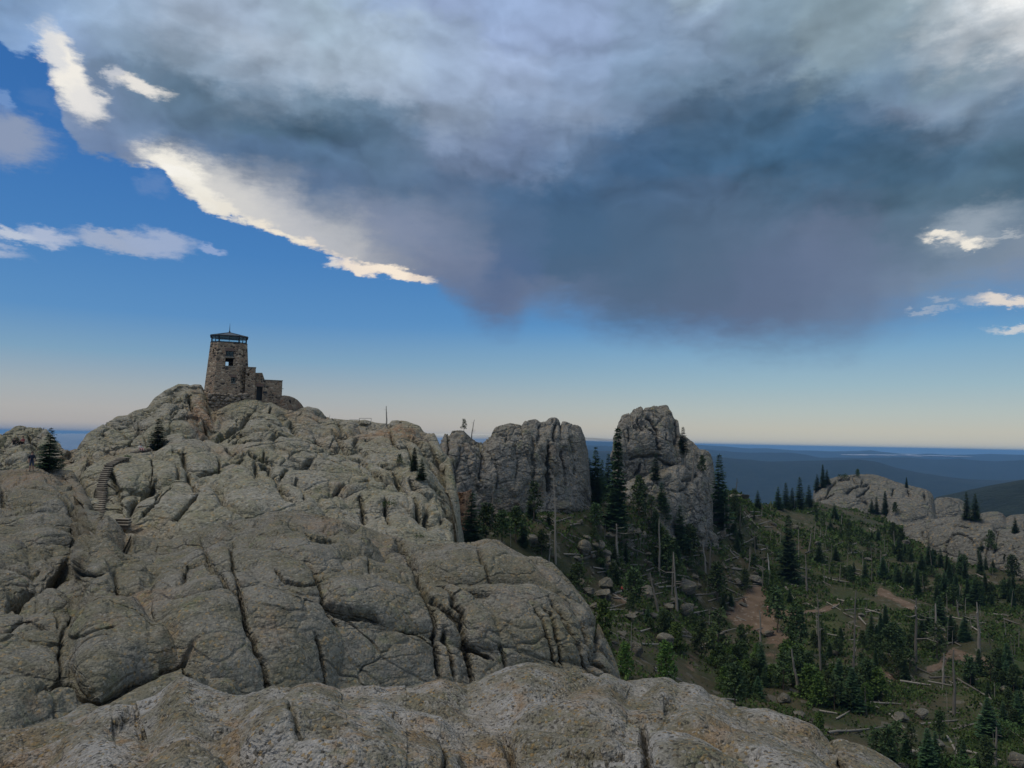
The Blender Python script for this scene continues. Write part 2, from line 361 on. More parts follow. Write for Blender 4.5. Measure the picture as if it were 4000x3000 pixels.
def groove(UV, cracks, shape):
    """depth (in photograph pixels) cut by the joints, with rounded lips"""
    h = np.zeros(len(UV)); lip = np.zeros(len(UV)); u, v = UV[:, 0], UV[:, 1]
    for (w, d, pts) in cracks:
        pts = np.array(pts, float); R = w * 16
        sel = np.nonzero((u > pts[:, 0].min() - R) & (u < pts[:, 0].max() + R) & (v > pts[:, 1].min() - R) & (v < pts[:, 1].max() + R))[0]
        if not len(sel): continue
        q = sq = UV[sel]; best = np.full(len(sel), 1e9); L = np.cumsum([0] + list(np.hypot(*np.diff(pts, axis=0).T))); tt = np.zeros(len(sel))
        for k in range(len(pts) - 1):
            a, b = pts[k], pts[k + 1]; ab = b - a
            t = np.clip(((q - a) @ ab) / (ab @ ab + 1e-9), 0, 1)
            dd = np.hypot(*(q - a - t[:, None] * ab).T)
            m = dd < best; best[m] = dd[m]; tt[m] = (L[k] + t[m] * (L[k + 1] - L[k])) / L[-1]
        fade = np.clip(np.minimum(tt, 1 - tt) / 0.10, 0.25, 1.0)
        wv = w * KW * (0.55 + 0.9 * (0.5 + 0.5 * vnoise(np.c_[sq / 46.0, np.zeros(len(sq))], int(pts[0, 0]) % 97))); d = d * KD
        h[sel] = np.maximum(h[sel], d * fade * np.exp(-(best / wv) ** 2)); lip[sel] = np.maximum(lip[sel], d * fade * (0.42 * np.exp(-best / (4.5 * w))))
    return h, lip

KW, KD = 0.95, 1.8
SURF = {}
class Rock: pass

def loft(us, crest, base, yc, yb, g, nrow, back, seed, disp, cracks=(), wrap=(0, 0), stain=(), flow=False, wob=5.0, veins=(), fit=((150.0, .15), (150.0, .15), (36.0, .72), (0.0, .93), (0.0, .95))):
    """Rock face between a base line and a crest line, rounded over the crest and falling away behind it; returns verts, faces, stain."""
    us = np.asarray(us, float); nc = len(us)
    vc, vb, ycu, ybu = at(crest, us), at(base, us), at(yc, us), at(yb, us)
    k = np.ones(5) / 5
    for arr in (ycu, ybu):
        arr[:] = np.convolve(np.pad(arr, 10, mode='edge'), np.ones(21) / 21, 'same')[10:-10]
    t = np.linspace(0, 1, nrow)
    t = 1 - (1 - t) ** 1.12
    if isinstance(g, dict): bl = np.clip((us - g['u'][0]) / (g['u'][1] - g['u'][0]), 0, 1)
    ks = max(3, int(110 / (us[1] - us[0]))) | 1; vsm = vc
    for _ in range(2): vsm = np.convolve(np.pad(vsm, ks // 2, mode='reflect', reflect_type='odd'), np.ones(ks) / ks, 'valid')
    tk = np.clip((t - .82) / .18, 0, 1); tk = tk * tk * (3 - 2 * tk)
    V = vb[None] + (vsm - vb)[None] * t[:, None] + (vc - vsm)[None] * tk[:, None]
    wd = max(5, int(170 / (us[1] - us[0]))) | 1
    vcs = np.convolve(np.pad(vc, wd, mode='edge'), np.ones(wd) / wd, 'same')[wd:-wd]; vcs = np.minimum(np.convolve(np.pad(vcs, wd, mode='edge'), np.ones(wd) / wd, 'same')[wd:-wd], vb - 20) if flow else vc
    T2 = np.clip((vb[None] - V) / (vb - vcs)[None], 0, 1.0)
    prof = lambda gg: pchip([p[0] for p in gg], [p[1] for p in gg], T2.ravel()).reshape(T2.shape)
    GG = prof(g['a']) * (1 - bl) + prof(g['b']) * bl if isinstance(g, dict) else prof(g)
    Y = ybu[None] + (ycu - ybu)[None] * GG
    ycu = Y[-1].copy() if flow else ycu
    nb = 26
    kb = (np.arange(1, nb + 1) / nb)[:, None]
    V = np.vstack([V, vc[None] + back[0] * kb ** 2.2]); Y = np.vstack([Y, ycu[None] + back[1] * kb])
    U = np.broadcast_to(us, V.shape)
    B = P(U, V, Y)
    nr = V.shape[0]
    # rounded returns at both ends
    for side in (0, 1):
        if wrap[side]:
            cols = []; e = B[:, 0] if side == 0 else B[:, -1]; sg = -1 if side == 0 else 1
            for j in range(1, 15):
                q = j / 14.0
                c = e.copy(); c[:, 0] += sg * wrap[side] * 0.16 * math.sin(q * math.pi / 2) - sg * wrap[side] * 0.35 * q * q; c[:, 1] += wrap[side] * q ** 1.5
                cols.append(c)
            cols = np.stack(cols, 1)
            B = np.concatenate([cols[:, ::-1], B], 1) if side == 0 else np.concatenate([B, cols], 1)
    nr, nc = B.shape[:2]
    du = np.gradient(B, axis=1); dv = np.gradient(B, axis=0)
    N = np.cross(du, dv); N /= np.linalg.norm(N, axis=2, keepdims=True) + 1e-9
    for _ in range(3):
        N[1:-1] = (N[:-2] + N[1:-1] * 2 + N[2:]) / 4; N[:, 1:-1] = (N[:, :-2] + N[:, 1:-1] * 2 + N[:, 2:]) / 4
    N /= np.linalg.norm(N, axis=2, keepdims=True) + 1e-9
    if np.mean(np.sum(N * -B, axis=2)) < 0: N = -N
    p = B.reshape(-1, 3); n = N.reshape(-1, 3)
    pu, pv = proj(p); mpx = p[:, 1] / FPX
    UV = np.stack([pu, pv], 1)
    if wob:
        s = np.median(mpx)
        UV = UV + wob * np.stack([fbm(p / (14 * s), 3, seed + 91), fbm(p / (14 * s) + 40, 3, seed + 92)], 1)
    h = disp(p, n, pu, pv, mpx, seed)
    p2 = p + n * h[:, None]
    if cracks or veins:
        gd, lp = groove(UV, cracks, None) if cracks else (np.zeros(len(p)), np.zeros(len(p)))
        gd = gd * mpx; p2 = p2 - n * (lp * mpx)[:, None]
        for (scl, rot, wdt, dep, gs) in veins:                 # thin hairline joints
            q = (p @ np.array(Euler(rot).to_matrix()).T) / np.asarray(scl); q = q + 0.30 * np.stack([vnoise(q * 1.3, seed + 51), vnoise(q * 1.3 + 9, seed + 52), vnoise(q * 1.3 + 21, seed + 53)], 1) + .05 * np.stack([vnoise(q * 6, seed + 54), vnoise(q * 6 + 9, seed + 55), vnoise(q * 6 + 21, seed + 56)], 1)
            F1, F2, rid = cells(q, seed + 57, .9); gate = np.clip(fbm(p / gs + 11, 2, seed + 58) * 3 + .45, 0, 1)
            gd = np.maximum(gd, dep * gate * np.exp(-((F2 - F1) * min(scl) / wdt) ** 2))
        rdir = p / np.linalg.norm(p, axis=1, keepdims=True)
        p2 = p2 + (rdir * 0.62 - n * 0.55) * gd[:, None]
    # keep the skyline where it was traced
    w0 = 14 if wrap[0] else 0; ncm = len(us); G2 = p2.reshape(nr, nc, 3)
    sm = lambda x: x * x * (3 - 2 * x)
    for lowpass, t0 in fit:
        tw = np.r_[sm(np.clip((t - t0) / (1 - t0), 0, 1)), np.ones(nb)]
        Gm = G2[:, w0:w0 + ncm]; u2, v2 = proj(Gm.reshape(-1, 3)); bw = (us[1] - us[0]) * 1.6
        nbin = int((us[-1] - us[0]) / bw) + 1; bi = ((u2 - us[0]) / bw).astype(int); okb = (bi >= 0) & (bi < nbin); mn = np.full(nbin, 1e9); np.minimum.at(mn, bi[okb], v2[okb])
        cen = us[0] + (np.arange(nbin) + .5) * bw; good = mn < 1e8; df = np.interp(cen, cen[good], np.clip(at(crest, cen[good]) - mn[good], -90, 90))
        kk = max(1, int(lowpass / bw)); kk |= 1
        if kk > 1:
            for _ in range(2): df = np.convolve(np.pad(df, kk // 2, mode='edge'), np.ones(kk) / kk, 'valid')
        else: df = np.clip(np.convolve(np.pad(df, 1, mode='edge'), [.25, .5, .25], 'valid'), -14, 14)
        dv_ = np.interp(u2, cen, df).reshape(nr, ncm) * tw[:, None]
        full = np.concatenate([np.repeat(dv_[:, :1], w0, 1), dv_, np.repeat(dv_[:, -1:], nc - ncm - w0, 1)], 1)
        G2[:, :, 2] -= full * G2[:, :, 1] / FPX
    p2 = G2.reshape(-1, 3)
    st = np.zeros(len(p))
    for (u, v, ru, rv, amt) in stain:
        st += amt * np.exp(-((pu - u) / ru) ** 2 - ((pv - v) / rv) ** 2)
    return p2, grid_faces(nr, nc), np.clip(st, 0, 1.2)

def pillow(p, scale, rot, seed, edge=0.14, jit=0.9):
    """rounded joint blocks: 0 in the joints, 1 on the block; and each block's random value"""
    R = np.array(Euler(rot).to_matrix())
    q = (p @ R.T) / np.asarray(scale)
    q = q + 0.22 * np.stack([vnoise(q * 1.7, seed + 1), vnoise(q * 1.7 + 9, seed + 2), vnoise(q * 1.7 + 21, seed + 3)], 1)
    F1, F2, rid = cells(q, seed, jit)
    d = np.clip((F2 - F1) / edge, 0, 1)
    return 1 - (1 - d) ** 2.2, rid

# ------------------------------------------------------------------ materials
def new_mat(name):
    m = bpy.data.materials.new(name); m.use_nodes = True
    T = NT(m.node_tree); b = m.node_tree.nodes['Principled BSDF']
    b.inputs['Roughness'].default_value = 0.9
    b.inputs['Specular IOR Level'].default_value = 0.25
    return m, T, b

def rock_mat(name, size, olive=(0.215, 0.20, 0.148), grey=(0.262, 0.25, 0.215), rust=(0.27, 0.165, 0.095), pale=(0.40, 0.385, 0.345), bump=1.0, crack=1.0, rustiness=0.35, speck=1.0):
    """weathered granite; size = metres of the smallest grain worth showing"""
    m, T, b = new_mat(name)
    co = T.new('ShaderNodeTexCoord').outputs['Object']
    big = T.noise(co, 0.035 / size, 5, 0.6); mid = T.noise(co, 0.16 / size, 6, 0.62); sml = T.noise(co, 0.75 / size, 4, 0.7)
    strat = T.noise(T.mapping(co, scale=(0.35, 0.6, 2.2), rot=(0.3, 0.2, 0.1)), 0.12 / size, 6, 0.65)
    col = T.mix(T.step(big, 0.40, 0.62), (*olive, 1), (*grey, 1))
    col = T.mix(T.math('MULTIPLY', T.step(mid, 0.50, 0.72), 0.55), col, (olive[0] * 0.66, olive[1] * 0.68, olive[2] * 0.60, 1))
    col = T.mix(T.math('MULTIPLY', T.step(strat, 0.54, 0.70), 0.32), col, (*pale, 1))
    st = T.new('ShaderNodeAttribute', attribute_name='stain').outputs['Fac']
    rn = T.noise(co, 0.055 / size, 6, 0.68)
    rf = T.math('ADD', T.math('MULTIPLY', T.step(rn, 0.54, 0.70), rustiness), T.math('MULTIPLY', st, T.step(mid, 0.28, 0.62)), clamp=True)
    col = T.mix(T.math('MULTIPLY', rf, 0.85), col, (*rust, 1))
    lich = T.noise(co, 0.09 / size, 7, 0.72)
    col = T.mix(T.math('MULTIPLY', T.step(lich, 0.55, 0.66), 0.5), col, (0.19, 0.20, 0.105, 1))
    g1 = T.voronoi(co, 1.0 / size, out='Color'); gs = T.new('ShaderNodeSeparateColor'); T.put(gs.inputs[0], g1)
    col = T.mix(T.math('MULTIPLY', T.step(gs.outputs[0], 0.80, 0.92), 0.55 * speck), col, (0.075, 0.07, 0.058, 1))
    col = T.mix(T.math('MULTIPLY', T.step(gs.outputs[1], 0.86, 0.96), 0.42 * speck), col, (*pale, 1))
    col = T.mix(T.math('MULTIPLY', T.step(gs.outputs[2], 0.90, 0.97), 0.55 * speck), col, (0.34, 0.235, 0.105, 1))
    col = T.mix(0.8, col, T.mix(T.step(sml, 0.25, 0.75), (0.62, 0.62, 0.62, 1), (1.32, 1.32, 1.32, 1)), 'MULTIPLY')
    T.put(b.inputs['Base Color'], col)
    warp = T.vmath('ADD', co, T.vmath('SCALE', T.noise(co, 0.12 / size, 4, 0.6, color=True), scale=5.0 * size))
    e1 = T.voronoi(T.mapping(warp, scale=(0.7, 0.7, 1.7), rot=(0.35, -0.25, 0.0)), 0.055 / size, 'DISTANCE_TO_EDGE')
    e2 = T.voronoi(T.mapping(warp, scale=(0.5, 0.8, 2.4), rot=(-0.2, 0.4, 0.6)), 0.13 / size, 'DISTANCE_TO_EDGE')
    gate = T.step(T.noise(co, 0.05 / size, 3, 0.5), 0.42, 0.58)
    c1 = T.math('SUBTRACT', 1.0, T.math('DIVIDE', e1, 0.07, clamp=True)); c2 = T.math('MULTIPLY', T.math('SUBTRACT', 1.0, T.math('DIVIDE', e2, 0.10, clamp=True)), gate)
    hgt = T.math('MULTIPLY', mid, 2.2); hgt = T.math('MULTIPLY_ADD', sml, 0.75, hgt); hgt = T.math('MULTIPLY_ADD', strat, 1.3, hgt)
    hgt = T.math('MULTIPLY_ADD', c1, -1.1 * crack, hgt); hgt = T.math('MULTIPLY_ADD', c2, -0.4 * crack, hgt)
    hgt = T.math('MULTIPLY_ADD', T.voronoi(co, 1.0 / size), -0.35, hgt)
    bp = T.new('ShaderNodeBump'); bp.inputs['Strength'].default_value = 0.65 * bump; bp.inputs['Distance'].default_value = size * 2.2
    T.put(bp.inputs['Height'], hgt); T.put(b.inputs['Normal'], bp.outputs[0])
    return m

M = {}
M['ledge'] = rock_mat('ledge_granite', 0.019, olive=(0.205, 0.188, 0.132), grey=(0.40, 0.385, 0.36), rust=(0.30, 0.18, 0.075), pale=(0.40, 0.38, 0.345), rustiness=0.8, crack=0.35, bump=1.6, speck=1.5)
M['cliff'] = rock_mat('cliff_granite', 0.085, bump=1.15, olive=(0.163, 0.154, 0.112), grey=(0.204, 0.195, 0.166), pale=(0.33, 0.315, 0.275), rustiness=0.35)
M['hill'] = rock_mat('hill_granite', 0.20, bump=1.05, olive=(0.236, 0.224, 0.160), grey=(0.270, 0.256, 0.210), rustiness=0.25)
M['spire'] = rock_mat('spire_granite', 0.30, olive=(0.185, 0.175, 0.148), grey=(0.225, 0.212, 0.188), pale=(0.32, 0.305, 0.27), rustiness=0.28)
M['dome'] = rock_mat('dome_granite', 0.55, olive=(0.140, 0.135, 0.114), grey=(0.160, 0.154, 0.134), pale=(0.23, 0.22, 0.195), rustiness=0.25)
M['boulder'] = rock_mat('boulder_granite', 0.16, olive=(0.19, 0.185, 0.15), grey=(0.25, 0.24, 0.21), rustiness=0.15)

# ------------------------------------------------------------------ rock masses (lines traced in photograph pixels, depths in metres)
def disp_ledge(p, n, u, v, mpx, seed):
    h = 0.26 * fbm(p / 1.5, 2, seed) + 0.055 * fbm(p / 0.5, 3, seed + 5) + 0.012 * fbm(p / 0.13, 3, seed + 9) + 0.004 * fbm(p / 0.035, 2, seed + 13)
    b, r = pillow(p, (1.3, 1.1, 0.9), (0.2, 0.1, 0.5), seed + 20, 0.5)
    pit = np.clip(fbm(p / 0.6 + 5, 3, seed + 31) - 0.28, 0, 1)
    return h + 0.13 * b + 0.10 * (r - 0.5) * b - 0.30 * pit

def disp_cliff(p, n, u, v, mpx, seed):
    b1, r1 = pillow(p, (6.0, 4.6, 3.6), (0.25, -0.35, 0.3), seed + 20, 0.42)
    b2, r2 = pillow(p, (2.2, 1.7, 0.8), (0.15, -0.5, 0.9), seed + 24, 0.18)
    b3, r3 = pillow(p, (0.9, 0.7, 0.36), (-0.2, -0.4, 0.2), seed + 28, 0.2)
    g2 = np.clip(fbm(p / 5.0 + 3, 3, seed + 60) * 2.2 + 0.35, 0, 1); g3 = np.clip(fbm(p / 2.5 + 8, 3, seed + 64) * 2.5, 0, 1)
    h = 0.62 * b1 + 0.40 * (r1 - 0.5) * b1 + g2 * (0.12 * b2 + 0.11 * (r2 - 0.5) * b2) + g3 * (0.03 * b3 + 0.03 * (r3 - 0.5) * b3)
    return h + 0.34 * fbm(p / 4.0, 3, seed) + 0.055 * fbm(p / 0.9, 3, seed + 4) + 0.025 * fbm(p / 0.25, 3, seed + 8)

def disp_hill(p, n, u, v, mpx, seed):
    b1, r1 = pillow(p, (12.0, 8.5, 5.5), (0.2, -0.5, 0.2), seed + 20, 0.36)
    b2, r2 = pillow(p, (4.6, 3.4, 1.7), (0.2, -0.55, 0.7), seed + 24, 0.17)
    b3, r3 = pillow(p, (1.9, 1.5, 0.75), (-0.1, -0.4, 0.2), seed + 28, 0.2)
    g2 = np.clip(fbm(p / 11.0 + 3, 3, seed + 60) * 2.2 + 0.45, 0, 1); g3 = np.clip(fbm(p / 6.0 + 8, 3, seed + 64) * 2.5, 0, 1)
    h = 0.95 * b1 + 0.60 * (r1 - 0.5) * b1 + g2 * (0.24 * b2 + 0.20 * (r2 - 0.5) * b2) + g3 * (0.05 * b3 + 0.05 * (r3 - 0.5) * b3)
    return h + 0.5 * fbm(p / 9.0, 3, seed) + 0.085 * fbm(p / 2.2, 3, seed + 4) + 0.045 * fbm(p / 0.6, 3, seed + 8)

def disp_spire(p, n, u, v, mpx, seed):
    b1, r1 = pillow(p, (5.5, 6.0, 16.0), (0.05, 0.12, 0.2), seed + 20, 0.12)
    b2, r2 = pillow(p, (2.8, 2.8, 4.4), (0.1, 0.25, 0.7), seed + 24, 0.12)
    b3, r3 = pillow(p, (1.1, 1.1, 0.8), (-0.1, 0.3, 0.2), seed + 28, 0.22)
    g2 = np.clip(fbm(p / 9.0 + 3, 3, seed + 60) * 2.2 + 0.4, 0, 1)
    h = 0.45 * b1 + 0.9 * (r1 - 0.5) * b1 + g2 * (0.20 * b2 + 0.36 * (r2 - 0.5) * b2) + 0.06 * b3 + 0.12 * (r3 - 0.5) * b3
    return h + 0.8 * fbm(p / 6.0, 3, seed) + 0.25 * fbm(p / 1.8, 3, seed + 4) + 0.10 * fbm(p / 0.6, 3, seed + 8)

def disp_dome(p, n, u, v, mpx, seed):
    b1, r1 = pillow(p, (16, 14, 11), (0.2, 0.5, 0.4), seed + 20, 0.16)
    b2, r2 = pillow(p, (7, 6, 4), (0.1, 0.3, 0.7), seed + 24, 0.18)
    h = 0.45 * b1 + 0.5 * (r1 - 0.5) * b1 + 0.2 * b2 + 0.3 * (r2 - 0.5) * b2
    return h + 0.9 * fbm(p / 14.0, 3, seed) + 0.28 * fbm(p / 4, 3, seed + 4) + 0.12 * fbm(p / 1.4, 3, seed + 8)

def disp_lump(p, n, u, v, mpx, seed):
    b2, r2 = pillow(p, (3.2, 3.0, 2.0), (0.2, 0.3, 0.7), seed + 24, 0.22)
    b3, r3 = pillow(p, (1.3, 1.2, 0.8), (-0.1, 0.2, 0.2), seed + 28, 0.22)
    h = 0.7 * b2 + 0.9 * (r2 - 0.5) * b2 + 0.22 * b3 + 0.25 * (r3 - 0.5) * b3
    return h + 0.6 * fbm(p / 5.0, 3, seed) + 0.15 * fbm(p / 1.4, 3, seed + 4) - 0.4

def rock(name, parts, mat, label, cat, kind=None, key=None):
    vs, fs, ss, off = [], [], [], 0
    for (p, f, s) in parts:
        vs.append(p); fs.append(f + off); ss.append(s); off += len(p)
    v = np.vstack(vs); s = np.concatenate(ss)
    me = mesh_np(name, v, np.vstack(fs)); attr(me, 'stain', s)
    o = link(name, me, mat=mat); tag(o, label, cat, kind=kind)
    if key:
        u, w = proj(v); SURF[key] = (v, u, w)
    return o

def on(key, u, v):
    """the visible surface point of a mass nearest to a pixel"""
    p, pu, pv = SURF[key]
    d = (pu - u) ** 2 + (pv - v) ** 2
    k = np.argmin(d); near = np.nonzero(d < max(d[k] * 4, 30))[0]
    return p[near[np.argmin(p[near, 1])]].copy()

# foreground ledge the photographer stands on
crestF = [(-500, 2930), (0, 2853), (100, 2840), (271, 2793), (340, 2762), (389, 2754), (440, 2752), (520, 2742), (615, 2732), (660, 2700), (714, 2672), (770, 2675), (832, 2694), (940, 2716), (1067, 2685), (1229, 2667), (1302, 2690), (1453, 2676), (1586, 2686), (1660, 2668), (1724, 2651), (1827, 2673), (1880, 2650), (1923, 2630), (1990, 2604), (2040, 2590), (2062, 2586), (2104, 2594), (2225, 2615), (2345, 2640), (2378, 2634), (2448, 2666), (2487, 2656), (2592, 2643), (2641, 2664), (2721, 2676), (2796, 2716), (2845, 2741), (2915, 2766), (2990, 2766), (3094, 2798), (3149, 2817), (3212, 2869), (3258, 2899), (3294, 2890), (3362, 2910), (3452, 2946), (3512, 3000), (3650, 3110), (4300, 3500)]
cracksF = [(14, 62, [(2500, 2735), (2512, 2800), (2525, 2880), (2535, 2960), (2550, 3100)]), (11, 22, [(2440, 2740), (2480, 2745), (2530, 2735), (2600, 2740)]),
           (9, 34, [(1724, 2808), (1742, 2860), (1745, 2920), (1735, 2990)]), (14, 51, [(1940, 2745), (1965, 2790), (2001, 2856), (2074, 2904), (2120, 2935), (2164, 2964), (2230, 3040)]),
           (7, 23, [(2074, 2904), (2194, 2950), (2285, 2976), (2400, 2992), (2520, 3000)]), (7, 18, [(2190, 2865), (2300, 2910), (2420, 2945), (2500, 2950)]),
           (10, 25, [(3245, 2896), (3300, 2960), (3380, 3020)]), (14, 28, [(430, 2800), (500, 2775), (560, 2765)]), (12, 25, [(540, 2800), (600, 2780)]), (14, 25, [(90, 2945), (200, 2930), (260, 2940)]), (10, 20, [(330, 2990), (460, 2960), (520, 2880)]),
           (8, 18, [(1100, 2760), (1140, 2820), (1130, 2900), (1180, 2960)]), (8, 17, [(1400, 2790), (1450, 2810), (1530, 2800), (1580, 2820)])]
stainF = [(620, 2900, 130, 60, .8), (900, 2900, 80, 60, .8), (1640, 2880, 60, 80, .7), (2280, 2690, 90, 40, .7), (2800, 2860, 110, 60, .8), (3100, 2830, 90, 40, .7), (120, 2880, 160, 60, .6), (1900, 2830, 80, 90, .8), (1700, 2660, 90, 22, .7), (1260, 2690, 120, 24, .6), (80, 2990, 120, 30, .8), (3300, 2950, 60, 40, .3)]
F_part = loft(np.arange(-300, 4000, 3.2), crestF, [(-500, 3800), (4300, 3900)], [(-500, 5.2), (700, 5.8), (2060, 6.6), (3000, 6.1), (3500, 5.4), (4300, 4.6)], [(-500, 2.5), (4300, 2.5)],
              [(0, 0), (.45, .22), (.7, .42), (.85, .62), (.95, .84), (1, 1)], 300, (900, 3.2), 3, disp_ledge, cracksF, stain=stainF, wob=9, fit=((240.0, .1), (240.0, .1), (110.0, .6)))
rock('foreground_ledge', [F_part], M['ledge'], 'rough lichen speckled granite ledge across the bottom of the view', 'rock ledge', 'structure', 'F')

# near cliff, with the slab at left that climbs to the hiker
crestB = [(-400, 1850), (0, 1838), (100, 1830), (170, 1818), (240, 1835), (285, 1838), (305, 1875), (330, 1915), (355, 1960), (372, 2000), (420, 2012), (455, 2035), (476, 2062), (486, 2092), (497, 2090), (530, 2088), (565, 2096), (650, 2110), (678, 2103), (720, 2088), (770, 2067), (860, 2040), (1000, 2022), (1045, 2000), (1090, 1996), (1180, 1997), (1290, 2020), (1407, 2051), (1500, 2085), (1560, 2098), (1633, 2126), (1741, 2121), (1850, 2117), (1895, 2104), (1945, 2108), (1971, 2127), (2053, 2172), (2107, 2174), (2161, 2200), (2218, 2259), (2242, 2290), (2275, 2330), (2309, 2380), (2330, 2425), (2351, 2460), (2381, 2524), (2405, 2580), (2423, 2639), (2440, 2700), (2450, 2760)]
cracksB = tr(0, 2000, .6027,
    (15, 85, [(440, 300), (420, 360), (330, 430), (230, 500), (150, 560), (50, 640)]), (6, 26, [(470, 340), (560, 360), (640, 350), (690, 330)]), (5, 20, [(460, 280), (440, 200), (460, 80)]),
    (7, 30, [(750, 300), (760, 420), (800, 460), (900, 470), (990, 440)]), (5, 22, [(1000, 410), (990, 490), (1080, 500), (1160, 450), (1160, 410)]), (6, 26, [(1180, 420), (1230, 340), (1340, 320), (1420, 380), (1460, 470), (1560, 560)]),
    (8, 44, [(1540, 440), (1560, 560), (1580, 680), (1600, 780), (1640, 850), (1640, 930), (1680, 1000), (1700, 1100), (1710, 1220)]), (5, 24, [(1300, 160), (1340, 230), (1360, 310), (1440, 400), (1480, 480), (1540, 500)]), (4, 18, [(1520, 150), (1510, 250), (1520, 380), (1550, 500)]),
    (7, 36, [(400, 800), (370, 900), (360, 1000), (370, 1130)]), (5, 20, [(400, 800), (450, 720), (560, 620), (680, 570)]), (10, 60, [(200, 1270), (300, 1210), (370, 1150), (480, 1190), (560, 1230), (650, 1220), (760, 1160), (900, 1080), (1040, 1010), (1180, 960), (1240, 900)]),
    (5, 18, [(280, 700), (340, 660), (360, 800)]), (6, 26, [(1190, 990), (1180, 1080), (1230, 1130)]), (5, 18, [(1770, 360), (1850, 420), (1980, 450), (2060, 440)]), (7, 36, [(1980, 280), (2040, 350), (2080, 450), (2100, 570), (2157, 680)]),
    (5, 18, [(1690, 480), (1800, 510), (1900, 540), (2050, 570)]), (5, 22, [(2020, 780), (2060, 880), (2090, 1000), (2100, 1150)]), (5, 20, [(0, 330), (60, 350), (150, 370), (280, 340)]), (4, 14, [(20, 520), (100, 540), (180, 530)]), (6, 22, [(1880, 90), (2000, 160), (2157, 180)]), (4, 15, [(1580, 210), (1700, 240), (1820, 260), (1930, 270)]),
    (6, 30, [(0, 860), (80, 780), (150, 740), (260, 770), (340, 810)]), (4, 12, [(700, 640), (900, 700), (1050, 760)]), (4, 12, [(450, 830), (600, 830), (760, 800)])) + tr(1200, 2000, .6027,
    (8, 36, [(20, 320), (80, 440), (100, 540), (170, 590), (270, 640), (400, 660), (470, 690)]), (5, 22, [(100, 560), (140, 640), (200, 700)]), (8, 42, [(530, 150), (640, 230), (700, 320), (730, 400), (740, 480), (780, 580), (820, 720), (820, 860), (830, 1000), (830, 1110)]),
    (6, 34, [(740, 410), (800, 440), (880, 460), (920, 510), (960, 580)]), (8, 46, [(760, 530), (860, 600), (960, 700), (1000, 780), (1020, 880), (1040, 1000), (1060, 1120)]), (5, 26, [(870, 740), (900, 880), (920, 1000), (930, 1090)]),
    (7, 40, [(920, 520), (940, 600), (1000, 650), (990, 750), (1030, 860), (1120, 920), (1190, 960)]), (5, 20, [(1450, 590), (1500, 690), (1540, 800), (1570, 900), (1600, 990)]), (5, 22, [(1500, 600), (1550, 650), (1580, 760), (1620, 900), (1640, 990)]),
    (7, 28, [(1540, 530), (1600, 620), (1660, 740), (1740, 850), (1790, 950), (1850, 1050)]), (7, 30, [(1640, 520), (1700, 600), (1750, 680), (1780, 790), (1850, 870), (1910, 960), (1930, 1060)]), (6, 28, [(1770, 640), (1830, 640), (1850, 720), (1870, 800), (1960, 900)]),
    (6, 26, [(1790, 860), (1860, 920), (1940, 1010)]), (5, 16, [(1230, 850), (1260, 940), (1280, 1020)]), (4, 14, [(600, 740), (680, 760), (750, 830), (820, 870)]), (4, 14, [(380, 250), (400, 350), (500, 400), (580, 440), (680, 460)]), (5, 22, [(0, 180), (100, 160), (200, 175)]),
    (5, 16, [(1110, 250), (1130, 350), (1180, 410), (1240, 440)]), (6, 26, [(60, 840), (80, 960), (110, 1100)]), (4, 12, [(920, 530), (1050, 490), (1190, 520)])) + tr(0, 1600, .2712,
    (6, 24, [(30, 1080), (40, 1250), (80, 1400)]), (5, 18, [(100, 1350), (130, 1260), (200, 1210), (330, 1180), (500, 1180), (650, 1210), (770, 1250), (880, 1350), (1000, 1470)]), (5, 20, [(640, 980), (700, 1050), (780, 1150), (880, 1260), (980, 1380), (1060, 1490)]),
    (4, 14, [(950, 1100), (1100, 1170), (1200, 1230), (1330, 1330)]), (5, 18, [(1050, 870), (1130, 960), (1190, 1050), (1250, 1150)]), (4, 12, [(40, 1150), (120, 1100), (330, 1030), (420, 960)]), (6, 20, [(0, 1510), (400, 1530), (700, 1500), (1050, 1500), (1300, 1520)]))
stainB = [(560, 2330, 140, 40, .55), (150, 1860, 170, 22, .6), (1270, 2030, 90, 22, .55), (60, 1890, 100, 30, .35), (330, 1900, 30, 40, .4), (540, 2290, 30, 30, .5), (1050, 2480, 60, 60, .35), (1500, 2100, 60, 25, .35), (1900, 2120, 120, 25, .35), (460, 2060, 60, 40, .4), (2150, 2230, 140, 40, .2)]
B_part = loft(np.arange(-380, 2452, 2.9), crestB, [(-400, 2960), (1600, 2960), (2000, 2900), (2450, 2900)], [(-400, 72), (285, 71), (330, 62), (372, 47), (480, 46), (600, 50), (1000, 47), (1400, 45), (1850, 45), (2200, 42), (2450, 37)], [(-400, 19), (0, 19.5), (900, 24), (1400, 28), (1800, 31), (2300, 33), (2450, 34)],
              dict(u=(330, 620), a=[(0, 0), (.2, .045), (.4, .13), (.6, .27), (.75, .43), (.88, .64), (.96, .84), (1, 1)], b=[(0, 0), (.3, .05), (.6, .15), (.78, .31), (.88, .48), (.95, .70), (1, 1)]), 410, (420, 8), 17, disp_cliff, cracksB, wrap=(0, 7), stain=stainB, flow=True, veins=[((3.2, 2.8, 1.5), (0.2, -0.4, 0.4), .05, .20, 5.0)])
rock('near_cliff', [B_part], M['cliff'], 'near granite cliff of jointed rounded slabs below the lookout hill', 'cliff', 'structure', 'B')

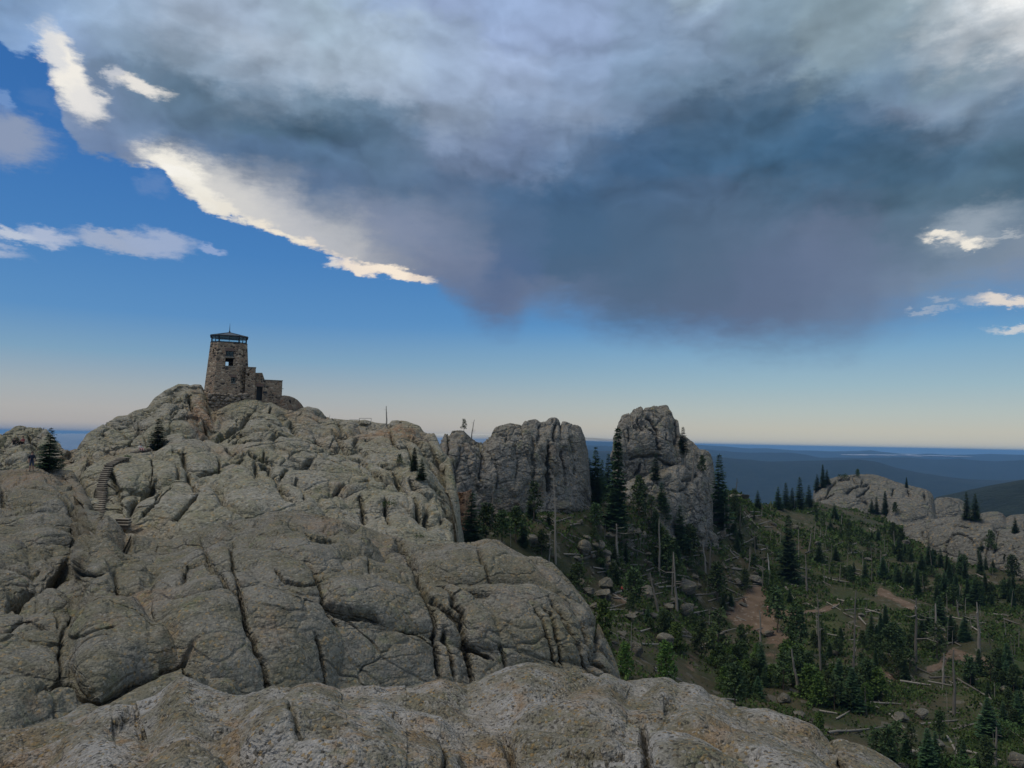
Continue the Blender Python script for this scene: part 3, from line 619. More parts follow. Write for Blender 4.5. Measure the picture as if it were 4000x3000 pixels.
# the hill that carries the lookout
crestC = [(255, 1830), (285, 1795), (301, 1752), (315, 1731), (336, 1696), (361, 1680), (401, 1658), (434, 1642), (461, 1625), (496, 1622), (515, 1609), (527, 1603), (576, 1592), (603, 1554), (644, 1524), (673, 1511), (700, 1500), (733, 1501), (741, 1505), (760, 1501), (786, 1502), (798, 1524), (812, 1562), (824, 1592), (838, 1610), (869, 1592), (905, 1574), (965, 1560), (1001, 1562), (1029, 1570), (1062, 1572), (1092, 1588), (1119, 1600), (1150, 1603), (1185, 1592), (1203, 1587), (1244, 1596), (1276, 1628), (1298, 1634), (1353, 1640), (1400, 1642), (1425, 1639), (1470, 1651), (1524, 1656), (1529, 1643), (1551, 1641), (1588, 1645), (1633, 1661), (1660, 1690), (1696, 1695), (1705, 1713), (1728, 1763), (1759, 1786), (1773, 1858), (1787, 1917), (1797, 1965), (1800, 2040), (1806, 2110), (1812, 2160)]
cracksC = tr(1000, 1450, .4521,
    (6, 26, [(650, 530), (760, 660), (800, 700), (900, 690), (1000, 780), (1060, 830), (1170, 850), (1230, 830)]), (5, 22, [(700, 770), (800, 800), (910, 810), (990, 880), (1080, 950), (1130, 1000), (1110, 1080)]),
    (7, 36, [(1180, 850), (1240, 960), (1300, 1040), (1400, 1130), (1440, 1200), (1480, 1330), (1480, 1420)]), (6, 30, [(1300, 930), (1390, 1010), (1490, 1080), (1560, 1180), (1560, 1300)]), (6, 30, [(1430, 950), (1530, 1030), (1620, 1130), (1700, 1210), (1760, 1330)]),
    (7, 36, [(1090, 950), (1200, 1000), (1280, 1080), (1350, 1160), (1400, 1260), (1450, 1350), (1460, 1440)]), (5, 22, [(1010, 800), (960, 720), (840, 640), (870, 570), (1000, 590)]), (5, 22, [(1160, 540), (1190, 620), (1240, 680), (1310, 640), (1330, 720), (1350, 840)]),
    (6, 26, [(1330, 560), (1420, 620), (1490, 700), (1520, 760), (1560, 860), (1640, 930), (1690, 1000)]), (6, 26, [(200, 940), (260, 870), (380, 810), (490, 790)]), (7, 34, [(0, 770), (110, 790), (120, 900), (190, 960), (190, 1050), (240, 1120), (330, 1200)]),
    (4, 16, [(320, 940), (370, 1030), (390, 1130), (400, 1200)]), (6, 24, [(540, 1150), (640, 1110), (720, 1060), (800, 1020), (1000, 950)]), (7, 34, [(870, 1120), (920, 1180), (930, 1260), (950, 1320)]), (6, 32, [(1110, 1180), (1120, 1270), (1150, 1400)]),
    (6, 28, [(1450, 1240), (1470, 1340), (1530, 1400)]), (5, 22, [(500, 540), (580, 620), (640, 650), (740, 660)]), (4, 18, [(690, 440), (720, 500), (740, 540)]), (4, 16, [(110, 470), (150, 530), (170, 570)]), (5, 18, [(280, 390), (340, 470), (380, 540), (430, 560)]),
    (5, 20, [(0, 620), (100, 600), (200, 570), (320, 560)]), (5, 24, [(910, 810), (940, 860), (1000, 900), (1060, 960), (1120, 950)]), (6, 28, [(1580, 1340), (1600, 1200), (1560, 1150)]), (5, 20, [(1500, 970), (1600, 1060), (1690, 1100), (1790, 1150)])) + tr(500, 1450, .2712,
    (6, 30, [(880, 370), (890, 470), (920, 560), (980, 640)]), (4, 15, [(600, 700), (640, 630), (780, 560), (880, 560)]), (4, 15, [(590, 740), (720, 730), (900, 690), (1050, 690)]), (6, 30, [(1060, 680), (1150, 740), (1200, 820), (1260, 820), (1400, 800), (1460, 770), (1620, 750), (1700, 660), (1820, 560)]),
    (5, 22, [(1470, 590), (1560, 600), (1680, 600), (1820, 550), (1850, 500)]), (4, 16, [(1860, 570), (1900, 600), (2010, 600), (2060, 540)]), (5, 20, [(780, 1000), (900, 980), (1000, 930), (1060, 890), (1180, 830)]), (4, 16, [(1450, 920), (1470, 870), (1540, 840), (1650, 830)]),
    (5, 20, [(1500, 930), (1560, 930), (1600, 880), (1660, 850)]), (5, 20, [(1560, 940), (1680, 980), (1800, 1000), (1880, 1010), (2120, 960), (2180, 940)]), (4, 16, [(2060, 800), (2100, 900), (2130, 950)]), (5, 22, [(1400, 1000), (1460, 1050), (1560, 1100), (1720, 1140)]),
    (6, 26, [(1720, 1150), (1800, 1220), (1900, 1240), (2040, 1260), (2130, 1290)]), (4, 18, [(1720, 1200), (1640, 1210), (1520, 1210)]), (5, 26, [(1280, 1240), (1320, 1310), (1310, 1420), (1080, 1470), (850, 1470), (830, 1400)]), (6, 28, [(820, 1240), (800, 1300), (830, 1400), (870, 1480), (860, 1560), (900, 1659)]),
    (5, 20, [(1330, 1370), (1430, 1330), (1550, 1280), (1700, 1220)]), (6, 26, [(1840, 1260), (1830, 1400), (1850, 1540), (1850, 1659)]), (6, 28, [(1950, 1310), (2040, 1430), (2030, 1560)]), (4, 16, [(620, 1250), (720, 1255), (790, 1270)]), (4, 18, [(700, 1400), (720, 1500), (730, 1650)]), (5, 20, [(1960, 1180), (1950, 1260)])) + tr(0, 1400, .4521,
    (9, 60, [(1350, 1080), (1270, 1130), (1200, 1210), (1150, 1270), (1130, 1380)]), (6, 30, [(1000, 1000), (1020, 1100), (1020, 1370)]), (6, 28, [(1620, 1000), (1640, 1100), (1680, 1200), (1720, 1240)]), (4, 16, [(1310, 900), (1320, 1000), (1300, 1090)]), (5, 20, [(1230, 520), (1200, 610), (1130, 700), (1000, 790), (900, 830)]),
    (4, 15, [(1480, 540), (1560, 470), (1640, 450)]), (4, 14, [(1370, 400), (1450, 360), (1550, 330)]), (6, 30, [(1720, 1250), (1640, 1330), (1580, 1400), (1500, 1500)]), (5, 18, [(1400, 1200), (1330, 1330), (1200, 1420)]))
stainC = [(783, 1600, 34, 62, 1.2), (775, 1650, 40, 36, 1.1), (1500, 1690, 120, 22, 1.1), (1590, 1700, 60, 20, .7), (1220, 1632, 60, 18, .8), (830, 1610, 60, 25, .6), (880, 1740, 90, 18, .45), (330, 1780, 50, 30, .6), (450, 1800, 70, 22, .5), (1320, 1930, 40, 14, .7), (1270, 1700, 120, 22, .3), (1120, 1600, 50, 20, .5), (540, 2080, 60, 25, .6), (470, 1760, 60, 16, .4)]
C_part = loft(np.arange(256, 1813, 2.7), crestC, [(255, 2120), (480, 2130), (600, 2190), (1500, 2230), (1812, 2230)], [(255, 74), (300, 84), (420, 92), (520, 100), (700, 108), (820, 106), (1120, 107), (1250, 114), (1500, 118), (1700, 112), (1780, 96), (1812, 80)], [(255, 62), (420, 62), (500, 57), (1000, 58), (1500, 60), (1812, 64)],
              [(0, 0), (.2, .09), (.4, .22), (.6, .42), (.78, .66), (.9, .83), (1, 1)], 400, (170, 14), 41, disp_hill, cracksC, wrap=(10, 16), stain=stainC, flow=True, veins=[((6.5, 5.5, 2.6), (0.2, -0.5, 0.3), .11, .55, 11.0)])
rock('lookout_hill', [C_part], M['hill'], 'granite hill of rounded jointed slabs rising to the stone tower', 'rocky hill', 'structure', 'C')

# left knob behind the hiker, with the low rubble saddle
crestK = [(-400, 1720), (-60, 1705), (0, 1695), (14, 1694), (35, 1684), (57, 1665), (81, 1662), (108, 1668), (140, 1671), (176, 1671), (198, 1692), (217, 1719), (235, 1733), (244, 1755), (271, 1760), (293, 1754), (358, 1752), (380, 1770), (400, 1800)]
K_part = loft(np.arange(-390, 400, 2.6), crestK, [(-400, 1930), (400, 1900)], [(-400, 98), (150, 94), (244, 88), (400, 86)], [(-400, 80), (400, 78)], [(0, 0), (.3, .05), (.55, .3), (.62, .55), (.8, .72), (1, 1)], 130, (120, 9), 57, disp_lump,
              [(4, 22, [(70, 1700), (80, 1725), (95, 1740)]), (4, 22, [(115, 1690), (125, 1720), (130, 1740)]), (4, 24, [(0, 1740), (60, 1735), (110, 1737), (160, 1730)]), (4, 14, [(290, 1760), (300, 1790), (330, 1800)])], wrap=(0, 4), stain=[(265, 1775, 50, 30, .5), (330, 1790, 40, 30, .6)])
rock('granite_outcrop', [K_part], M['hill'], 'lumpy granite knob behind the standing hiker at the left edge', 'rock outcrop', None, 'K')

# wall of rock in the middle distance
crest1 = [(1728, 1730), (1733, 1697), (1742, 1694), (1752, 1696), (1757, 1712), (1762, 1683), (1798, 1680), (1814, 1683), (1827, 1702), (1845, 1712), (1863, 1726), (1887, 1729), (1896, 1725), (1903, 1710), (1917, 1707), (1923, 1685), (1933, 1669), (1960, 1660), (1993, 1652), (2036, 1660), (2041, 1658), (2047, 1645), (2070, 1640), (2091, 1637), (2104, 1645), (2112, 1649), (2134, 1644), (2142, 1636), (2150, 1631), (2168, 1630), (2181, 1634), (2186, 1648), (2190, 1660), (2194, 1646), (2210, 1646), (2237, 1657), (2255, 1660), (2270, 1668), (2280, 1690), (2286, 1708), (2296, 1760), (2302, 1804), (2306, 1870), (2308, 1925)]
crack1 = tr(1700, 1500, .5425, (6, 25, [(810, 400), (805, 550), (815, 700), (815, 790)]), (6, 19, [(880, 250), (850, 350), (860, 410)]), (5, 11, [(690, 350), (700, 450), (680, 520), (700, 600), (690, 690)]), (5, 13, [(930, 430), (910, 500), (940, 620), (940, 740)]), (4, 9, [(960, 340), (1000, 430), (1010, 520), (990, 640)]),
            (4, 9, [(430, 360), (520, 360), (500, 420)]), (4, 11, [(740, 260), (740, 340), (720, 420)]), (4, 12, [(300, 430), (330, 520), (300, 620), (310, 700)]), (4, 9, [(170, 420), (175, 520), (150, 600), (160, 700)]), (4, 12, [(95, 360), (100, 440), (80, 520)]), (3, 6, [(400, 500), (440, 620), (430, 760)]), (3, 6, [(560, 420), (590, 560), (570, 700)]))
R1_part = loft(np.arange(1728, 2309, 2.4), crest1, [(1728, 2300), (1900, 2230), (2050, 2150), (2200, 2075), (2308, 2060)], [(1728, 148), (2000, 155), (2200, 163), (2308, 170)], [(1728, 134), (2000, 144), (2200, 152), (2308, 160)], [(0, 0), (.3, .12), (.8, .4), (.93, .62), (1, 1)], 190, (130, 7), 71, disp_spire, crack1, wrap=(6, 9), veins=[((3.0, 3.0, 7.0), (0.1, 0.15, 0.3), .10, .5, 9.0), ((1.8, 1.8, 1.4), (.2, .1, .5), .08, .3, 7.0)], stain=[(2110, 1930, 20, 40, .6), (1990, 2000, 60, 50, .35), (1900, 2000, 40, 60, .4)])
rock('rock_wall', [R1_part], M['spire'], 'broad grey granite wall with vertical cracks behind the lookout hill', 'rock outcrop', None, 'R1')

# flat-topped spire with its shoulder and the lower block in front
crest2 = [(2404, 1720), (2408, 1668), (2412, 1655), (2417, 1650), (2427, 1625), (2440, 1617), (2452, 1614), (2465, 1612), (2472, 1600), (2481, 1596), (2494, 1590), (2500, 1588), (2508, 1588), (2512, 1598), (2520, 1592), (2540, 1590), (2552, 1584), (2570, 1586), (2600, 1581), (2610, 1585), (2617, 1602), (2623, 1603), (2631, 1630), (2642, 1638), (2652, 1644), (2655, 1690), (2658, 1740)]
crack2 = tr(2300, 1600, .2712, (5, 18, [(800, 80), (860, 130), (950, 230), (980, 310), (965, 420), (970, 520), (1020, 600)]), (4, 11, [(700, 70), (720, 180), (780, 280), (800, 330)]), (4, 11, [(610, 60), (640, 170), (720, 280)]), (4, 14, [(1220, 110), (1250, 200), (1260, 330), (1250, 470)]), (4, 8, [(820, 200), (840, 290), (920, 330), (930, 440)]),
            (3, 7, [(530, 240), (560, 340), (540, 440)]), (3, 7, [(1100, 300), (1090, 420)]), (5, 16, [(560, 690), (700, 660), (830, 680), (920, 650), (1050, 660)]), (5, 14, [(1040, 760), (1140, 770), (1250, 760)]), (4, 12, [(980, 690), (1070, 750)]), (5, 15, [(1340, 990), (1500, 960), (1560, 900)]), (4, 12, [(1280, 1150), (1410, 1100), (1430, 1000)]), (4, 12, [(720, 760), (700, 880), (650, 960)]), (3, 7, [(1550, 1000), (1540, 1200), (1560, 1400)]))
up = loft(np.arange(2404, 2659, 2.2), crest2, [(2404, 1990), (2658, 1990)], [(2404, 192), (2530, 197), (2658, 199)], [(2404, 184), (2658, 191)], [(0, 0), (.5, .12), (.86, .38), (.95, .6), (1, 1)], 170, (130, 8), 83, disp_spire, crack2, wrap=(7, 8), veins=[((3.0, 3.0, 7.0), (0.1, 0.15, 0.3), .12, .6, 9.0), ((1.8, 1.8, 1.4), (.2, .1, .5), .09, .35, 7.0)])
sh = loft(np.arange(2630, 2803, 2.2), [(2630, 1700), (2660, 1700), (2680, 1706), (2707, 1726), (2734, 1755), (2752, 1756), (2769, 1763), (2783, 1787), (2790, 1830), (2796, 1880), (2803, 1960)], [(2630, 1990), (2803, 2040)], [(2630, 212), (2803, 214)], [(2630, 200), (2803, 205)], [(0, 0), (.6, .35), (1, 1)], 100, (120, 8), 87, disp_spire, crack2, wrap=(0, 7))
lo = loft(np.arange(2412, 2792, 2.2), [(2412, 1960), (2424, 1905), (2450, 1880), (2475, 1868), (2520, 1862), (2545, 1846), (2580, 1836), (2620, 1822), (2650, 1812), (2672, 1814), (2690, 1835), (2715, 1832), (2747, 1826), (2757, 1850), (2768, 1868), (2774, 1910), (2778, 1970), (2783, 2025), (2792, 2060)], [(2412, 2060), (2500, 2080), (2640, 2110), (2792, 2150)], [(2412, 182), (2650, 190), (2792, 200)], [(2412, 172), (2650, 181), (2792, 194)], [(0, 0), (.5, .25), (.75, .45), (.9, .65), (1, 1)], 120, (130, 8), 89, disp_spire, crack2, wrap=(5, 7), veins=[((3.4, 3.0, 4.0), (0.1, 0.15, 0.3), .13, .6, 9.0)])
rock('rock_spire', [up, sh, lo], M['spire'], 'tall flat topped granite spire with a lower block at its foot', 'rock spire', None, 'R2')

# pale dome at right and the cliffs below it
Z = lambda pts: [(2900 + x * .4973, 1700 + y * .4973) for x, y in pts]
crestD = Z([(545, 520), (560, 425), (600, 390), (640, 365), (680, 345), (760, 320), (860, 309), (1000, 305), (1060, 313), (1130, 334), (1200, 364), (1290, 390), (1400, 414), (1440, 424), (1470, 440), (1495, 465), (1510, 500), (1516, 560), (1520, 640)])
crackD = [(3, 13, l) for l in (Z([(560, 470), (650, 470), (720, 465)]), Z([(650, 470), (690, 400), (740, 350)]), Z([(800, 470), (870, 420), (930, 400), (1000, 380)]), Z([(860, 330), (930, 400), (950, 340)]), Z([(890, 500), (960, 450), (1010, 395)]), Z([(920, 500), (980, 540), (1010, 570)]), Z([(1190, 430), (1180, 480)]), Z([(1300, 430), (1320, 480)]), Z([(1430, 440), (1440, 510)]), Z([(740, 350), (860, 330)]))]
D_part = loft(np.arange(3171, 3656, 2.2), crestD, [(3170, 2020), (3300, 2050), (3450, 2090), (3656, 2120)], [(3170, 330), (3400, 345), (3656, 330)], [(3170, 300), (3656, 300)], [(0, 0), (.3, .2), (.6, .45), (.85, .74), (1, 1)], 100, (90, 30), 101, disp_dome, crackD, wrap=(12, 16), veins=[((14, 10, 8), (.2, .5, .7), .28, .7, 30.0)])
D2_part = loft(np.arange(3462, 3680, 2.2), Z([(1130, 640), (1150, 600), (1170, 560), (1200, 522), (1250, 505), (1300, 500), (1400, 500), (1450, 520), (1490, 558), (1510, 610), (1560, 660), (1570, 700)]), [(3460, 2050), (3680, 2080)], [(3460, 305), (3680, 305)], [(3460, 290), (3680, 290)], [(0, 0), (.4, .3), (.8, .66), (1, 1)], 60, (90, 16), 103, disp_dome, crackD, wrap=(7, 8))
rock('rock_dome', [D_part, D2_part], M['dome'], 'pale rounded granite dome rising out of the forest at right', 'rock dome', None, 'D')
crackD3 = [(3, 9, l) for l in (Z([(1410, 740), (1420, 790)]), Z([(1450, 720), (1470, 850), (1470, 920), (1550, 960), (1600, 985)]), Z([(1600, 980), (1600, 880), (1650, 760), (1720, 760), (1800, 800), (1815, 860)]), Z([(1850, 860), (1855, 980)]), Z([(1920, 860), (1920, 1010)]), Z([(1970, 925), (1990, 880), (2060, 850)]), Z([(1640, 700), (1700, 690), (1860, 720)]))]
D3_part = loft(np.arange(3524, 4300, 2.8), [(3524, 2080), (3532, 2050), (3561, 2043), (3600, 2036), (3636, 2028), (3700, 2020), (3745, 2018), (3790, 2020), (3820, 2023), (3850, 2034), (3875, 2043), (3888, 2060), (3895, 2074), (3920, 2068), (3944, 2066), (3994, 2072), (4020, 2085), (4150, 2100), (4300, 2140)], [(3524, 2200), (3636, 2250), (3720, 2290), (3845, 2310), (4000, 2350), (4300, 2430)], [(3524, 262), (3561, 256), (3720, 238), (3845, 230), (4000, 217), (4300, 198)], [(3524, 246), (3561, 240), (3720, 222), (3845, 214), (4000, 200), (4300, 181)], [(0, 0), (.5, .22), (.8, .5), (1, 1)], 110, (60, 40), 107, disp_dome, crackD3, wrap=(8, 0), veins=[((9, 9, 8), (.2, .3, .7), .22, .55, 25.0)])
rock('rock_cliff', [D3_part], M['dome'], 'low grey granite cliff below the dome at the right edge', 'cliff', None, 'D3')
D4_part = loft(np.arange(3640, 4300, 2.8), [(3640, 1965), (3660, 1945), (3700, 1941), (3745, 1948), (3768, 1960), (3785, 1985), (3830, 2005), (3850, 2001), (3870, 1998), (3900, 1998), (3915, 2005), (3930, 2020), (3950, 2012), (3985, 2008), (4000, 2008), (4060, 2015), (4150, 2000), (4300, 2020)], [(3640, 2060), (3760, 2090), (4300, 2150)], [(3640, 400), (4300, 400)], [(3640, 385), (4300, 385)], [(0, 0), (.6, .4), (1, 1)], 50, (60, 40), 109, disp_dome, (), wrap=(8, 0))
rock('rock_ridge', [D4_part], M['dome'], 'broken granite ridge behind the low cliff, under the dark green hill', 'rock outcrop', None, 'D4')

# ------------------------------------------------------------------ valley ground
VR = [3300, 3000, 2700, 2450, 2250]
VT = {1650: (45, 50, 60, 75, 95, 115, 178), 2050: (45, 52, 65, 90, 118, 140, 178), 2450: (50, 62, 80, 120, 155, 168, 188), 2900: (60, 78, 115, 170, 190, 215, 238), 3300: (65, 88, 125, 165, 200, 245, 310), 3700: (68, 92, 130, 165, 205, 255, 320), 4400: (70, 95, 130, 165, 200, 250, 330)}
crestV = [(1650, 1990), (2050, 1930), (2300, 1905), (2450, 1915), (2700, 1925), (2850, 1922), (2870, 1915), (2905, 1932), (2950, 1972), (3050, 1972), (3200, 1962), (3450, 2010), (3600, 2050), (4000, 2110), (4400, 2165)]
usV = np.arange(1660, 4390, 5.0)
vcV = at(crestV, usV)
v5 = vcV + 0.3 * (2250 - vcV)
keysV = sorted(VT)
depthV = np.stack([pchip(keysV, [VT[k][j] for k in keysV], usV) for j in range(7)])        # 7 rows
rowsV = np.vstack([np.full((5, len(usV)), np.array(VR)[:, None]), v5[None], vcV[None]])
nrV = 300
Vv = np.zeros((nrV, len(usV))); Yv = np.zeros_like(Vv)
tt = np.linspace(0, 1, nrV)
for j in range(len(usV)):
    vv = rowsV[0, j] + (rowsV[-1, j] - rowsV[0, j]) * tt
    Vv[:, j] = vv; Yv[:, j] = pchip(-rowsV[:, j], depthV[:, j], -vv)
kb = (np.arange(1, 21) / 20.0)[:, None]
Vv = np.vstack([Vv, vcV[None] + 240 * kb ** 2]); Yv = np.vstack([Yv, depthV[-1][None] + 240 * kb])
GB = P(np.broadcast_to(usV, Vv.shape), Vv, Yv)
gp = GB.reshape(-1, 3)
gu0, gv0 = proj(gp)
gp[:, 2] += 1.1 * fbm(gp / 16.0, 4, 301) + 0.35 * fbm(gp / 3.0, 3, 305) + 0.5 * np.clip(fbm(gp / 5.0, 2, 309), 0, 1)
DIRT = [(2915, 2390, 72, 56, 1.1), (2950, 2335, 56, 36, 1.0), (2985, 2440, 60, 50, .95), (3030, 2500, 56, 40, .7), (2955, 2300, 50, 22, .8), (3480, 2640, 44, 16, .62), (2700, 2590, 50, 60, .42), (2480, 2010, 50, 40, .45), (3260, 2640, 60, 60, .3), (3030, 2560, 60, 26, .5), (2430, 2320, 40, 30, .5), (3755, 2570, 40, 16, .7)]
LUSH = [(3220, 2480, 70, 90, 1.0), (3270, 2540, 40, 40, .9), (2390, 2120, 60, 40, .7), (3900, 2700, 140, 90, .8), (3850, 2900, 160, 90, .7), (3960, 2560, 90, 60, .6), (3500, 2440, 70, 40, .6), (3250, 2200, 200, 90, .4), (2850, 2150, 60, 40, .4), (3420, 2200, 200, 60, .35)]
TRAILS = [(9, [(3005, 2386), (3130, 2393), (3210, 2379), (3292, 2352)]), (13, [(3436, 2308), (3490, 2335), (3565, 2378)]), (12, [(3628, 2622), (3682, 2606), (3700, 2562), (3722, 2534), (3770, 2556), (3832, 2572), (3864, 2602)]), (10, [(2440, 2345), (2470, 2325), (2520, 2318)])]
def spots(lst):
    s = np.zeros(len(gp))
    for (u, v, ru, rv, a) in lst: s = np.maximum(s, a * np.exp(-((gu0 - u) / ru) ** 2 - ((gv0 - v) / rv) ** 2))
    return s
trail = np.zeros(len(gp)); guv = np.stack([gu0, gv0], 1) + 6 * np.stack([fbm(gp / 5.0, 2, 351), fbm(gp / 5.0, 2, 352)], 1)
for w_, pl in TRAILS:
    pl = np.array(pl, float)
    for k in range(len(pl) - 1):
        ab = pl[k + 1] - pl[k]; t = np.clip(((guv - pl[k]) @ ab) / (ab @ ab), 0, 1); trail = np.maximum(trail, 1.1 * np.exp(-(np.hypot(*(guv - pl[k] - t[:, None] * ab).T) / w_) ** 2))
dirt = np.clip(np.maximum(spots(DIRT), trail) + 0.26 * fbm(gp / 4.0, 4, 320), 0, 1.2)
lush = np.clip(spots(LUSH) + 0.3 * fbm(gp / 9.0, 4, 330), 0, 1.2)
gfaces = grid_faces(*GB.shape[:2])
gme = mesh_np('ground', gp, gfaces); attr(gme, 'lush', lush); attr(gme, 'dirt', dirt)
m, T, b = new_mat('valley_ground')
co = T.new('ShaderNodeTexCoord').outputs['Object']
lu = T.new('ShaderNodeAttribute', attribute_name='lush').outputs['Fac']; di = T.new('ShaderNodeAttribute', attribute_name='dirt').outputs['Fac']
big = T.noise(co, 0.10, 6, 0.65); mid = T.noise(co, 0.55, 6, 0.7); sml = T.noise(co, 2.6, 4, 0.7)
col = T.mix(T.step(big, 0.38, 0.64), (0.036, 0.042, 0.016, 1), (0.068, 0.055, 0.030, 1))
col = T.mix(T.math('MULTIPLY', T.step(mid, 0.52, 0.68), 0.8), col, (0.020, 0.034, 0.011, 1))
col = T.mix(T.math('MULTIPLY', lu, T.step(mid, 0.25, 0.60)), col, (0.050, 0.078, 0.016, 1))
vo = T.voronoi(co, 0.9, out='Color'); vs = T.new('ShaderNodeSeparateColor'); T.put(vs.inputs[0], vo)
col = T.mix(T.math('MULTIPLY', T.step(vs.outputs[0], 0.90, 0.95), 0.55), col, (0.13, 0.12, 0.10, 1))
col = T.mix(T.step(T.math('MULTIPLY_ADD', T.math('SUBTRACT', mid, 0.5), 0.8, di), 0.30, 0.55), col, T.mix(T.step(sml, 0.3, 0.7), (0.105, 0.070, 0.047, 1), (0.15, 0.102, 0.071, 1)))
col = T.mix(0.7, col, T.mix(T.step(sml, 0.2, 0.8), (0.6, 0.6, 0.6, 1), (1.4, 1.4, 1.4, 1)), 'MULTIPLY')
T.put(b.inputs['Base Color'], col)
bp = T.new('ShaderNodeBump'); bp.inputs['Strength'].default_value = 0.8; bp.inputs['Distance'].default_value = 0.6
T.put(bp.inputs['Height'], T.math('MULTIPLY_ADD', sml, 0.4, mid)); T.put(b.inputs['Normal'], bp.outputs[0])
M['ground'] = m
ground = link('ground', gme, mat=m); tag(ground, 'brown and green forest floor of the valley with dead wood', 'ground', kind='structure')
pu_, pv_ = proj(gp); nfront = nrV * len(usV)
SURF['V'] = (gp[:nfront], pu_[:nfront], pv_[:nfront])

# trodden dirt: the clearing and the trail, as a thin sheet a little above the ground
cen = gp[gfaces].mean(1)
dm = dirt[gfaces].mean(1) + 0.18 * fbm(cen / 1.6, 3, 340)
keep = gfaces[dm > 0.56]
used, inv = np.unique(keep, return_inverse=True)
pth = gp[used].copy(); pth[:, 2] += 0.05
m, T, b = new_mat('trodden_dirt')
co = T.new('ShaderNodeTexCoord').outputs['Object']
d1 = T.noise(co, 0.35, 6, 0.65); d2 = T.noise(co, 2.2, 5, 0.7)
col = T.mix(T.step(d1, 0.36, 0.64), (0.108, 0.074, 0.048, 1), (0.158, 0.112, 0.078, 1))
vo = T.voronoi(co, 1.9, out='Color'); vs = T.new('ShaderNodeSeparateColor'); T.put(vs.inputs[0], vo)
col = T.mix(T.math('MULTIPLY', T.step(vs.outputs[0], 0.90, 0.95), 0.6), col, (0.25, 0.21, 0.165, 1))
col = T.mix(T.math('MULTIPLY', T.step(d2, 0.55, 0.70), 0.6), col, (0.09, 0.06, 0.036, 1))
T.put(b.inputs['Base Color'], col)
bp = T.new('ShaderNodeBump'); bp.inputs['Strength'].default_value = 0.6; bp.inputs['Distance'].default_value = 0.3
T.put(bp.inputs['Height'], d2); T.put(b.inputs['Normal'], bp.outputs[0])
path = link('path', mesh_np('path', pth, inv.reshape(keep.shape)), mat=m)
tag(path, 'orange brown dirt clearing and trail on the valley floor', 'path', kind='structure')

# ------------------------------------------------------------------ far country: forested hills, then the plains, out to the horizon
na, nr_ = 620, 300
az = np.radians(np.linspace(-70, 70, na)); rr = np.geomspace(60, 75000, nr_)
A, R = np.meshgrid(az, rr)
X, Yf = np.sin(A) * R, np.cos(A) * R
base = pchip(np.log([60, 200, 420, 900, 2000, 5000, 10000, 20000, 40000, 75000]), [-75, -95, -150, -230, -330, -440, -480, -470, -330, -215], np.log(R))
q = np.stack([X.ravel(), Yf.ravel(), np.zeros(X.size)], 1)
rel = (fbm(q / 2600.0, 5, 401) * 90 + fbm(q / 700.0, 4, 411) * 28).reshape(X.shape) * np.clip((R - 700) / 3000, 0, 1) * np.clip(1.25 - R / 30000, 0.03, 1)
Zf = base + rel
uu = 2000 + FPX * np.tan(A)      # photograph column of a distant azimuth (nearly level view)
def ridge(r0, w, pts, rough):
    global Zf
    v = at(pts, uu)
    d = ray(uu, v); zc = d[..., 2] / np.hypot(d[..., 0], 1.0) * r0
    bump = np.exp(-((R - r0) / w) ** 2) * (1 + 0)
    zc = zc + (fbm(q / (w * 0.30), 5, int(r0)) * rough).reshape(X.shape)
    Zf = np.where(zc > Zf, Zf + (zc - Zf) * bump, Zf)
ridge(1500, 520, [(-3000, 2400), (3400, 2500), (3560, 2060), (3600, 1995), (3650, 1942), (3750, 1920), (3850, 1897), (3920, 1884), (4000, 1870), (4300, 1840), (9000, 1850)], 6)
ridge(5200, 1300, [(-3000, 1790), (400, 1790), (1000, 1770), (1650, 1756), (2300, 1757), (2800, 1780), (2900, 1791), (3000, 1798), (3100, 1799), (3250, 1796), (3350, 1794), (3420, 1805), (3500, 1832), (3600, 1852), (3800, 1872), (4300, 1880), (9000, 1880)], 14)
ridge(8800, 1600, [(-3000, 1800), (1500, 1790), (2000, 1750), (2300, 1738), (2723, 1752), (2900, 1768), (3000, 1768), (3150, 1776), (3200, 1785), (3400, 1786), (3550, 1790), (3650, 1797), (3750, 1791), (3800, 1797), (3900, 1801), (4000, 1795), (4300, 1790), (9000, 1790)], 24)
ridge(15000, 2600, [(-3000, 1800), (1400, 1790), (1900, 1730), (2300, 1722), (2720, 1738), (2900, 1749), (2990, 1750), (3120, 1757), (3250, 1763), (3350, 1761), (3400, 1757), (3440, 1763), (3550, 1775), (3620, 1771), (3700, 1776), (3850, 1772), (4000, 1773), (4300, 1770), (9000, 1770)], 34)
ridge(24000, 4200, [(-3000, 1700), (-200, 1694), (300, 1694), (1000, 1693), (1700, 1692), (1900, 1695), (2300, 1709), (2723, 1737), (2900, 1752), (3120, 1760), (3400, 1768), (3700, 1776), (4000, 1781), (9000, 1790)], 10)
hv = np.stack([X, Yf, Zf], 2).reshape(-1, 3)
m, T, b = new_mat('far_forest')
geo = T.new('ShaderNodeTexCoord').outputs['Object']
ln = T.vmath('LENGTH', geo)
f1 = T.noise(geo, 0.02, 6, 0.7); f2 = T.noise(geo, 0.0011, 5, 0.6); f3 = T.noise(geo, 0.09, 3, 0.7)
forest = T.mix(T.step(f1, 0.35, 0.68), (0.005, 0.011, 0.006, 1), (0.016, 0.024, 0.013, 1))
forest = T.mix(T.math('MULTIPLY', T.step(f2, 0.55, 0.70), 0.35), forest, (0.07, 0.066, 0.045, 1))
plain = T.mix(T.step(T.noise(geo, 0.00016, 6, 0.65), 0.38, 0.62), (0.30, 0.28, 0.22, 1), (0.70, 0.66, 0.57, 1))
T.put(b.inputs['Base Color'], T.mix(T.step(ln, 14000.0, 24000.0), forest, plain))
